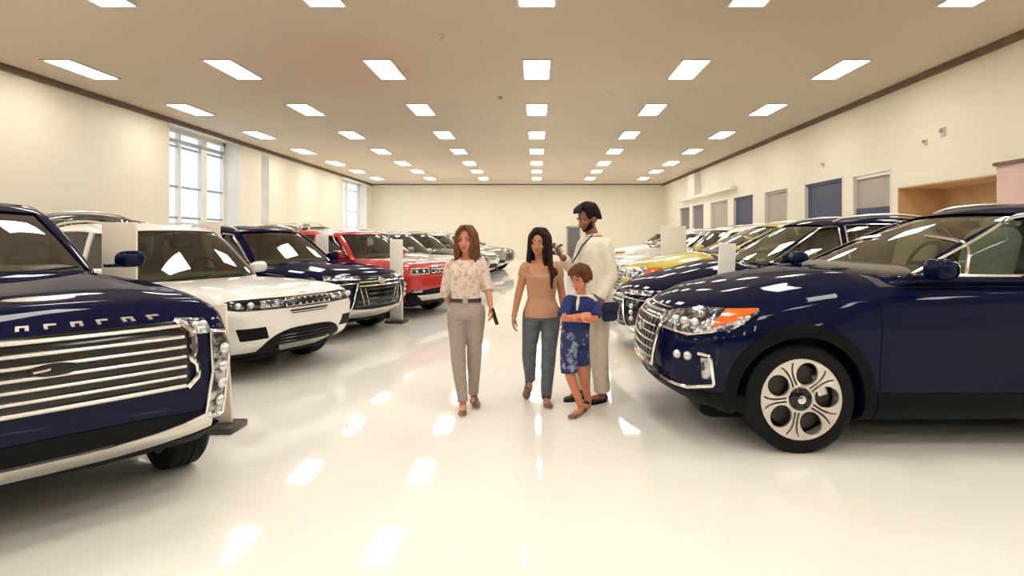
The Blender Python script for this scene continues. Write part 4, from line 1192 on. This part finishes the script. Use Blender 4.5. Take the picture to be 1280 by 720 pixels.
def shoe(name, heel, d, L, parent, m, pitch=0., wid=.045, h=.07, solem='sole', pump=False):
    """heel: floor point under the heel; d: direction of the toe in the floor plane; pitch lifts the heel about the toe"""
    d = Vector((d[0], d[1], 0)).normalized(); sd = Vector((-d.y, d.x, 0))
    toe = Vector((heel[0], heel[1], 0)) + d*L
    def T(x, y, z):          # x along the foot from the heel
        xx, zz = (x-L)*math.cos(pitch) + z*math.sin(pitch)*0 - 0, z
        q = Vector((x-L, 0, z)); q.rotate(Matrix.Rotation(pitch, 3, 'Y'))
        return toe + d*q.x + sd*y + Vector((0, 0, q.z))
    bm = bmesh.new(); rot = Matrix((d, sd, Vector((0, 0, 1)))).transposed() @ Matrix.Rotation(pitch, 3, 'Y')
    ball(bm, T(L*.16, 0, h*.52), (L*.16, wid*.74, h*.5), rot, 3)
    ball(bm, T(L*.45, 0, h*.42), (L*.30, wid*.78, h*.40), rot, 3)
    ball(bm, T(L*.72, 0, h*.33), (L*.27, wid*.98, h*.31), rot, 3)
    if not pump: ball(bm, T(L*.22, 0, h*.85), (L*.17, wid*.72, h*.42), rot, 3)
    o = fuse(name, bm, m, parent, .005, 3)
    bm = bmesh.new(); n = 20; A, B = [], []
    for k in range(n):
        t = 2*PI*k/n; x = L*.5 + L*.495*math.cos(t); w_ = wid*(.80+.22*math.cos(t))*math.sin(t)
        A.append(bm.verts.new(T(x, w_, .0))); B.append(bm.verts.new(T(x, w_*.98, .014)))
    bm.faces.new(A[::-1]); bm.faces.new(B)
    for k in range(n): bm.faces.new((A[k], A[(k+1) % n], B[(k+1) % n], B[k]))
    link('sole', bm, solem, o)
    return o

def strands(bm, paths, r0=.012, r1=.006):
    for p in paths:
        out, _ = smooth_chain(p, [0]*len(p), 5)
        n = len(out); tube(bm, out, [r0+(r1-r0)*(k/(n-1))**1.5 for k in range(n)], 7)
        ball(bm, out[0], r0, seg=1); ball(bm, out[-1], r1, seg=1)

def V3(*a): return Vector(a)
rnd = random.Random(11)

# ---------------------------------------------------------------- woman in the cream blouse
def person_root(px, Y, label, group=None):
    return empty('person', (PX(px, Y), Y, 0), 0, label, 'person', group)

W1 = person_root(582, 5.0, 'woman with light brown hair in a cream blouse and grey trousers')
hc, hr = V3(.006, -.02, 1.480), head_rot(R(-6), R(4))
body = [(0, .01, .84, .125, .095), (0, .01, .92, .120, .088), (0, .005, 1.0, .105, .078), (0, .0, 1.1, .118, .088), (.005, -.005, 1.19, .130, .095), (.008, 0, 1.26, .128, .082), (.008, .005, 1.305, .095, .062), (.008, .008, 1.335, .050, .048)]
armL = [V3(-.122, .01, 1.272), V3(-.180, .05, 1.02), V3(-.150, .165, .89)]
armR = [V3(.134, .01, 1.272), V3(.188, .02, 1.055), V3(.222, -.075, .925)]
legL = [V3(-.072, .01, .86), V3(-.062, -.02, .48), V3(-.022, -.02, .085)]
legR = [V3(.080, .01, .86), V3(.072, .05, .49), V3(.045, .20, .095)]
aR, lR = [.044, .034, .024], [.082, .056, .036]
bm = bmesh.new()
torso(bm, body); limb(bm, armL, aR); limb(bm, armR, aR); limb(bm, legL, lR); limb(bm, legR, lR)
limb(bm, [V3(.008, .012, 1.30), V3(.007, -.005, 1.40)], [.050, .046]); head(bm, hc, hr)
hand(bm, armL[2], (.35, .55, -.75), (.9, -.3, .3), 1, .35, .92); hand(bm, armR[2], (.22, -.25, -.95), (-.9, -.2, -.1), 1, .5, .95)
for an, d in ((legL[2], V3(.15, -1, 0)), (legR[2], V3(.1, -1, 0))):
    ball(bm, an + d.normalized()*.06 + V3(0, 0, -.045), (.034, .085, .026)); ball(bm, an + V3(0, .012, -.035), (.030, .036, .040))
fuse('body', bm, 'skin_a', W1, .0042, 3)
face_bits(W1, hc, hr, 1., 'hair_brown')
bm = bmesh.new(); torso(bm, [(0, .01, .955, .118, .090)] + body[2:7], 0, .014)
limb(bm, armL, [.046, .042, .03], .56, .010, caps=False); limb(bm, armR, [.046, .042, .03], .56, .010, caps=False)
ball(bm, armL[0], .053); ball(bm, armR[0], .053)
bl = fuse('blouse', bm, 'blouse', W1, .006, 5)
bm = bmesh.new()
for sg in (-1, 1): tube(bm, [V3(.008+sg*.055, -.05, 1.315), V3(.008+sg*.040, -.085, 1.27), V3(.008+sg*.006, -.108, 1.20)], [.010, .016, .006], 8)
link('collar', bm, 'blouse', bl)
bm = bmesh.new()
for z in (1.17, 1.11, 1.05, .995): ball(bm, V3(.006, -.103+.012*abs(z-1.14)*3, z), (.006, .004, .006), seg=1)
link('buttons', bm, 'sole', bl)
bm = bmesh.new(); torso(bm, [(0, .01, .80, .140, .104), (0, .01, .86, .142, .106), (0, .01, .93, .128, .098), (0, .008, .965, .118, .092)], 0, .008)
limb(bm, legL, [.086, .058, .039], 1., .008, caps=False); limb(bm, legR, [.086, .058, .039], 1., .008, caps=False)
ball(bm, legL[0], .092); ball(bm, legR[0], .092)
tr = fuse('trousers', bm, 'trouser_grey', W1, .006, 4)
bm = bmesh.new(); torso(bm, [(0, .01, .945, .128, .100), (0, .01, .978, .124, .097)], 0, .010); b_ = link('belt', bm, 'belt', W1)
bm = bmesh.new(); box(bm, (.01, -.110, .962), (.045, .012, .032), bevel=.004); link('buckle', bm, 'satin', b_)
shoe('shoe', (-.028, .03), (.12, -1), .235, W1, 'shoe_brown', wid=.040, h=.055, pump=True); shoe('shoe', (.042, .245), (.25, -1), .235, W1, 'shoe_brown', R(14), wid=.040, h=.055, pump=True)
bm = bmesh.new(); H = lambda x, y, z: hc + hr @ V3(x, y, z)
ball(bm, H(0, .026, .034), (.084, .096, .093), hr, 3)
P_ = []
for k in range(36):
    a = R(-70+320*k/35) if False else R(-58 + 296*k/35)      # round the back of the head, leaving the face free
    dx, dy = math.cos(a), math.sin(a)
    w_ = rnd.uniform(-.008, .008)
    P_.append([H(dx*.045, .02+dy*.05, .112), H(dx*.086, .02+dy*.090, .05), H(dx*.094+w_, .024+dy*.096, -.05), H(dx*.100+w_, .026+dy*.092, -.13), H(dx*.104-w_, .03+dy*.075, -.205+rnd.uniform(-.02, .015))])
for sg in (-1, 1):
    for q in range(5):
        P_.append([H(sg*.004, -.052+.012*q, .118), H(sg*.060, -.070+.012*q, .075), H(sg*.080, -.052+.014*q, .0), H(sg*.084, -.040+.014*q, -.09), H(sg*.090, -.045+.02*q, -.19)])
strands(bm, P_, .017, .008); fuse('hair', bm, 'hair_brown', W1, .0055, 2)
# dark phone held in her lowered hand
ph = empty('phone', (PX(582, 5.0)+.262, 5.0-.128, .832), R(20), 'thin dark phone held in the lowered hand of the woman in the cream blouse', 'phone')
ph.rotation_euler = (R(-12), R(-14), R(25))
bm = bmesh.new(); box(bm, (0, 0, 0), (.012, .07, .145), bevel=.005); link('phone_case', bm, 'plastic', ph)
bm = bmesh.new(); box(bm, (-.0065, 0, 0), (.002, .062, .132)); link('phone_screen', bm, 'gloss_black', ph)

# ---------------------------------------------------------------- woman in the tan top
W2 = person_root(677, 5.17, 'woman with long dark hair in a tan top and jeans, walking')
hc, hr = V3(-.022, -.03, 1.455), head_rot(R(-14), R(6), R(3))
body = [(0, .01, .80, .130, .100), (0, .01, .88, .125, .092), (0, .005, .96, .112, .082), (0, 0, 1.05, .122, .090), (0, -.005, 1.15, .134, .098), (-.004, 0, 1.22, .132, .084), (-.006, .005, 1.268, .100, .064), (-.008, .008, 1.30, .052, .050)]
armL = [V3(-.142, .01, 1.235), V3(-.205, .03, 1.0), V3(-.245, -.05, .805)]
armR = [V3(.138, .01, 1.235), V3(.185, .05, .99), V3(.205, .01, .80)]
legL = [V3(-.078, .01, .83), V3(-.112, .02, .46), V3(-.105, .26, .17)]
legR = [V3(.085, .01, .83), V3(.062, -.05, .45), V3(.042, .03, .085)]
bm = bmesh.new()
torso(bm, body); limb(bm, armL, [.045, .035, .025]); limb(bm, armR, [.045, .035, .025]); limb(bm, legL, lR); limb(bm, legR, lR)
limb(bm, [V3(-.008, .012, 1.26), V3(-.018, -.012, 1.375)], [.050, .046]); head(bm, hc, hr)
hand(bm, armL[2], (-.1, -.22, -.97), (.95, -.1, -.1), -1, .45, .95); hand(bm, armR[2], (.05, -.2, -.97), (-.95, -.1, 0), 1, .45, .95)
ball(bm, legR[2] + V3(0, -.055, -.045), (.034, .085, .026)); ball(bm, legR[2] + V3(0, .01, -.035), (.03, .036, .04))
ball(bm, legL[2] + V3(-.01, -.02, -.07), (.034, .05, .07))
fuse('body', bm, 'skin_b', W2, .0042, 3)
face_bits(W2, hc, hr, 1., 'hair_dark')
bm = bmesh.new(); torso(bm, [(0, .01, .79, .150, .116), (0, .01, .86, .144, .108)] + body[2:5] + [(-.003, .002, 1.185, .126, .086)], 0, .013)
for sg in (-1, 1): tube(bm, [V3(sg*.085, -.075, 1.17), V3(sg*.098, -.045, 1.245), V3(sg*.098, .02, 1.268), V3(sg*.085, .085, 1.17)], .026, 8)
limb(bm, armL, [.046, .040, .03], .22, .009, caps=False); limb(bm, armR, [.046, .040, .03], .22, .009, caps=False)
ball(bm, armL[0], .052); ball(bm, armR[0], .052)
fuse('top', bm, 'tan_top', W2, .006, 5)
bm = bmesh.new(); torso(bm, [(0, .01, .76, .142, .108), (0, .01, .82, .146, .110), (0, .01, .87, .134, .102)], 0, .004)
limb(bm, legL, [.086, .060, .045], .98, .006, caps=False); limb(bm, legR, [.086, .060, .045], 1., .006, caps=False)
ball(bm, legL[0], .091); ball(bm, legR[0], .091)
fuse('jeans', bm, 'denim', W2, .006, 4)
bm = bmesh.new(); e, r_ = legR[2], .05
limb(bm, [V3(.0425, .028, .10), V3(.042, .03, .066)], [.050, .047]); link('ankle_cuff', bm, 'belt', W2)
shoe('shoe', (.040, .075), (.1, -1), .235, W2, 'shoe_brown', wid=.042, h=.062); shoe('shoe', (-.108, .36), (-.15, -1), .225, W2, 'shoe_brown', R(38), wid=.042, h=.062)
bm = bmesh.new(); ball(bm, H(0, 0, 0), .001, seg=1); bm.free(); bm = bmesh.new()
H = lambda x, y, z: hc + hr @ V3(x, y, z)
ball(bm, H(0, .026, .036), (.085, .098, .093), hr, 3)
P_ = []
for k in range(34):
    a = R(-50 + 280*k/33); dx, dy = math.cos(a), math.sin(a); w_ = rnd.uniform(-.008, .008)
    z2 = -.22+rnd.uniform(-.02, .02) if dx < .2 else -.36+rnd.uniform(-.05, .03)
    if dx < -.3: z2 = -.17+rnd.uniform(-.02, .02)
    P_.append([H(dx*.045, .02+dy*.05, .114), H(dx*.088, .022+dy*.092, .05), H(dx*.094+w_, .026+dy*.098, -.06), H(dx*.104+w_, .026+dy*.085, -.15), H(dx*.112+.03*max(dx, 0), .03+dy*.06, z2)])
for q in range(6):      # the heavy fall over her left shoulder
    P_.append([H(.004, -.05+.012*q, .118), H(.066, -.062+.014*q, .07), H(.084, -.050+.016*q, -.02), H(.108, -.062+.016*q, -.16), H(.142+.006*q, -.092+.014*q, -.27), H(.150-.008*q, -.098+.012*q, -.385+.02*q)])
    P_.append([H(-.004, -.05+.012*q, .118), H(-.062, -.062+.014*q, .07), H(-.080, -.046+.016*q, -.02), H(-.086, -.036+.016*q, -.13)])
strands(bm, P_, .021, .010); fuse('hair', bm, 'hair_dark', W2, .0055, 2)

# ---------------------------------------------------------------- boy
BY = person_root(727, 4.86, 'boy in a blue polo shirt and patterned shorts with arms folded')
ks = .98
hc, hr = V3(-.012, -.05, 1.155), head_rot(R(-40), R(20))
yaw = R(-24)
body = [(-.055, .01, .66, .100, .082), (-.05, .01, .74, .096, .078), (-.035, .0, .84, .098, .080), (-.015, -.005, .92, .108, .082), (-.004, 0, .98, .104, .070), (.0, .002, 1.012, .074, .054), (.0, -.005, 1.035, .042, .042)]
armL = [V3(-.105, -.035, .975), V3(-.150, -.105, .835), V3(-.030, -.190, .865)]
armR = [V3(.095, .035, .975), V3(.105, -.060, .825), V3(-.075, -.185, .835)]
legL = [V3(-.105, -.01, .66), V3(-.105, -.06, .375), V3(-.005, .01, .080)]
legR = [V3(-.005, .03, .66), V3(.005, .03, .39), V3(.070, .15, .085)]
bm = bmesh.new()
torso(bm, body, yaw); limb(bm, armL, [.036, .030, .021]); limb(bm, armR, [.036, .030, .021]); limb(bm, legL, [.062, .044, .030]); limb(bm, legR, [.062, .044, .030])
limb(bm, [V3(0, 0, 1.0), V3(-.008, -.025, 1.085)], [.040, .038]); head(bm, hc, hr, .95)
hand(bm, armL[2], (.95, -.2, .1), (0, .75, -.5), -1, .55, .78); hand(bm, armR[2], (-.95, -.1, .2), (.1, .7, .6), 1, .6, .78)
for an, d in ((legL[2], V3(-.6, -.8, 0)), (legR[2], V3(-.5, -.85, 0))):
    d.normalize(); rt = Matrix.Rotation(math.atan2(d.x, -d.y), 3, 'Z')
    ball(bm, an + d*.05 + V3(0, 0, -.042), (.030, .075, .025), rt); ball(bm, an + V3(0, 0, -.035), (.028, .032, .038))
fuse('body', bm, 'skin_c', BY, .0042, 3)
face_bits(BY, hc, hr, .95, 'hair_boy')
bm = bmesh.new(); torso(bm, [(-.05, .008, .725, .106, .088), (-.045, .006, .78, .104, .086)] + body[2:6], yaw, .012)
limb(bm, armL, [.042, .040, .03], .46, .014, caps=False); limb(bm, armR, [.042, .040, .03], .46, .014, caps=False)
ball(bm, armL[0], .050); ball(bm, armR[0], .050)
po = fuse('polo_shirt', bm, 'polo', BY, .0055, 4)
bm = bmesh.new()
ring = [V3(.058*math.cos(2*PI*k/20), .050*math.sin(2*PI*k/20)-.004, 1.022+.012*math.sin(2*PI*k/20)) for k in range(21)]
tube(bm, ring, .013, 8); tube(bm, [V3(-.028, -.055, 1.005), V3(-.040, -.090, .955), V3(-.046, -.104, .90)], [.012, .014, .007], 8); tube(bm, [V3(.02, -.055, 1.01), V3(.080, -.040, 1.000), V3(.125, -.005, .965)], [.016, .026, .016], 8)
link('collar', bm, 'shirt_white', po)
bm = bmesh.new(); torso(bm, [(-.055, .01, .60, .108, .092), (-.055, .01, .68, .110, .092), (-.05, .01, .755, .102, .085)], yaw, .010)
limb(bm, legL, [.068, .066, .05], .54, .008, caps=False); limb(bm, legR, [.066, .062, .05], .50, .008, caps=False)
ball(bm, legL[0], .074); ball(bm, legR[0], .072)
fuse('shorts', bm, 'camo', BY, .0055, 4)
shoe('shoe', (.012, .035), (-.62, -.8), .205, BY, 'shoe_brown', wid=.040, h=.058, pump=True); shoe('shoe', (.085, .185), (-.5, -.85), .200, BY, 'shoe_black', R(8), wid=.038, h=.058)
bm = bmesh.new(); H = lambda x, y, z: hc + hr @ (V3(x, y, z)*.95)
ball(bm, H(0, .026, .034), (.080, .092, .088), hr, 3)
P_ = []
for k in range(40):
    a = R(-40 + 260*k/39); dx, dy = math.cos(a), math.sin(a)
    P_.append([H(dx*.02, .02+dy*.02, .125), H(dx*.072, .02+dy*.080, .085), H(dx*.086, .022+dy*.095, .02+rnd.uniform(-.01, .01)), H(dx*.078, .024+dy*.090, -.015-.03*max(dy, 0)+rnd.uniform(-.012, .01))])
for k in range(9):      # fringe
    x = -.06+.015*k; P_.append([H(x*.3, .0, .126), H(x*.8, -.055, .105), H(x, -.086, .068+rnd.uniform(-.01, .008))])
strands(bm, P_, .014, .007); fuse('hair', bm, 'hair_boy', BY, .0055, 1)

# ---------------------------------------------------------------- man
MN = person_root(742, 5.32, 'man with black hair in a long white shirt and off-white trousers')
yaw = R(-58)
fw = V3(math.sin(yaw), -math.cos(yaw), 0); lt = V3(math.cos(yaw), math.sin(yaw), 0)      # facing; his left
def L3(l, f, z): return lt*l + fw*f + V3(0, 0, z)
hc, hr = V3(-.055, -.030, 1.682), head_rot(R(-66), R(24))
def RG(l, f, z, a, b): q = L3(l, f, z); return (q.x, q.y, z, a, b)
body = [RG(0, -.01, .90, .150, .110), RG(0, -.01, 1.0, .148, .105), RG(0, 0, 1.12, .150, .108), RG(0, .005, 1.26, .152, .116), RG(0, .0, 1.38, .158, .112), RG(0, -.005, 1.46, .142, .092), RG(0, -.005, 1.505, .105, .068), RG(0, .005, 1.535, .062, .058)]
armL = [L3(.160, -.01, 1.435), L3(.195, -.045, 1.15), L3(.185, .09, .925)]
armR = [L3(-.160, -.01, 1.435), L3(-.225, .05, 1.18), L3(-.17, .23, 1.32)]
legL = [L3(.085, -.01, .90), L3(.095, .015, .50), L3(.090, -.03, .095)]
legR = [L3(-.085, -.01, .90), L3(-.09, .05, .50), L3(-.09, .06, .095)]
aM, lM = [.052, .042, .030], [.092, .066, .045]
bm = bmesh.new()
torso(bm, body, yaw); limb(bm, armL, aM); limb(bm, armR, aM); limb(bm, legL, lM); limb(bm, legR, lM)
limb(bm, [L3(0, 0, 1.49), hc + V3(.012, .01, -.07)], [.060, .055]); head(bm, hc, hr, 1.06)
hand(bm, armL[2], fw*.35 + V3(0, 0, -.94), -lt, 1, .5, 1.05); hand(bm, armR[2], fw*.7 + lt*.35 + V3(0, 0, .3), lt*.6 + V3(0, 0, .8), -1, .6, 1.05)
for an in (legL[2], legR[2]):
    rt = Matrix.Rotation(yaw, 3, 'Z'); ball(bm, an + fw*.06 + V3(0, 0, -.05), (.038, .095, .030), rt); ball(bm, an + V3(0, 0, -.04), (.034, .04, .045))
fuse('body', bm, 'skin_d', MN, .0045, 3)
face_bits(MN, hc, hr, 1.06, 'hair_black')
bm = bmesh.new(); torso(bm, [RG(0, -.012, .865, .168, .138), RG(0, -.012, .95, .162, .130), RG(0, -.005, 1.06, .156, .122)] + body[3:7], yaw, .014)
limb(bm, armL, [.056, .050, .040], .97, .012, caps=False); limb(bm, armR, [.056, .050, .040], .95, .012, caps=False)
ball(bm, armL[0], .066); ball(bm, armR[0], .066)
sh = fuse('shirt', bm, 'shirt_white', MN, .0065, 4)
bm = bmesh.new(); q = L3(0, .005, 1.527)
tube(bm, [q + lt*.070*math.cos(2*PI*k/20) + fw*.064*math.sin(2*PI*k/20) + V3(0, 0, -.012*math.sin(2*PI*k/20)) for k in range(21)], .014, 8); link('collar', bm, 'shirt_white', sh)
bm = bmesh.new(); torso(bm, [RG(0, -.01, .82, .150, .118), RG(0, -.01, .90, .155, .120), RG(0, -.01, .98, .150, .112)], yaw, .008)
limb(bm, legL, [.096, .076, .062], 1., .010, caps=False); limb(bm, legR, [.096, .076, .062], 1., .010, caps=False)
ball(bm, legL[0], .102); ball(bm, legR[0], .102)
fuse('trousers', bm, 'trouser_white', MN, .0065, 4)
for an, ln in ((legL[2], .275), (legR[2], .275)):
    hl = an - fw*.06; shoe('shoe', (hl.x, hl.y), (fw.x, fw.y), ln, MN, 'shoe_black', wid=.048, h=.075, solem='plastic')
bm = bmesh.new(); H = lambda x, y, z: hc + hr @ (V3(x, y, z)*1.06)
ball(bm, H(0, .024, .040), (.080, .094, .092), hr, 3)
for k in range(46):
    a = R(-35 + 250*k/45); dx, dy = math.cos(a), math.sin(a)
    strands(bm, [[H(dx*.02, .02+dy*.02, .13), H(dx*.074, .02+dy*.082, .09), H(dx*.086, .022+dy*.096, .02), H(dx*.074, .028+dy*.086, -.005-.055*max(dy, 0))]], .011, .007)
for k in range(9):
    x = -.064+.016*k; strands(bm, [[H(x*.3, -.01, .128), H(x*.85, -.060, .108), H(x, -.080, .078)]], .013, .008)
fuse('hair', bm, 'hair_black', MN, .0055, 1)
bm = bmesh.new()
for k in range(13):
    a = R(-90 + 15*(k-6)); strands(bm, [[H(.068*math.cos(a)*1.0, .0+.058*math.sin(a)-.02, -.03-.055*abs(math.sin(a))**2), H(.060*math.cos(a), .0+.060*math.sin(a)-.022, -.085-.015*abs(math.sin(a)))]], .008, .006)
fuse('beard', bm, 'hair_black', MN, .005, 1)
# strap from the collar to the hip bag, and the bag
bm = bmesh.new()
tube(bm, [L3(.06, .055, 1.525), L3(.0, .128, 1.43), L3(-.06, .150, 1.33), L3(-.11, .165, 1.27)], [.007]*4, 8); link('lanyard_strap', bm, 'navy_cloth', MN)
bg_ = L3(.255, .02, .845)
hb = empty('hip_bag', (MN.location.x + bg_.x, MN.location.y + bg_.y, bg_.z), yaw + R(90), 'navy cloth bag at the hip of the man in the white shirt', 'bag')
bm = rbox((.075, .030, .085), (.03, .025, .03), (3, 2, 3)); link('bag_body', bm, 'navy_cloth', hb)
bm = rbox((.077, .010, .042), (.02, .009, .02), (3, 1, 2), lambda x, y, z: (x, y-.034, z+.045)); link('bag_flap', bm, 'navy_cloth', hb)
fo = armR[2] + V3(-.085, .025, .075)
fd = empty('folder', (MN.location.x + fo.x, MN.location.y + fo.y, fo.z), yaw + R(30), 'black and white printed folder held up by the man in the white shirt', 'folder')
fd.rotation_euler = (R(-15), R(8), R(-10))
bm = bmesh.new(); box(bm, (0, 0, 0), (.17, .012, .11), bevel=.004); link('folder_cover', bm, 'folder', fd)
bm = bmesh.new(); box(bm, (0, .009, 0), (.16, .006, .10)); link('folder_pages', bm, 'white', fd)
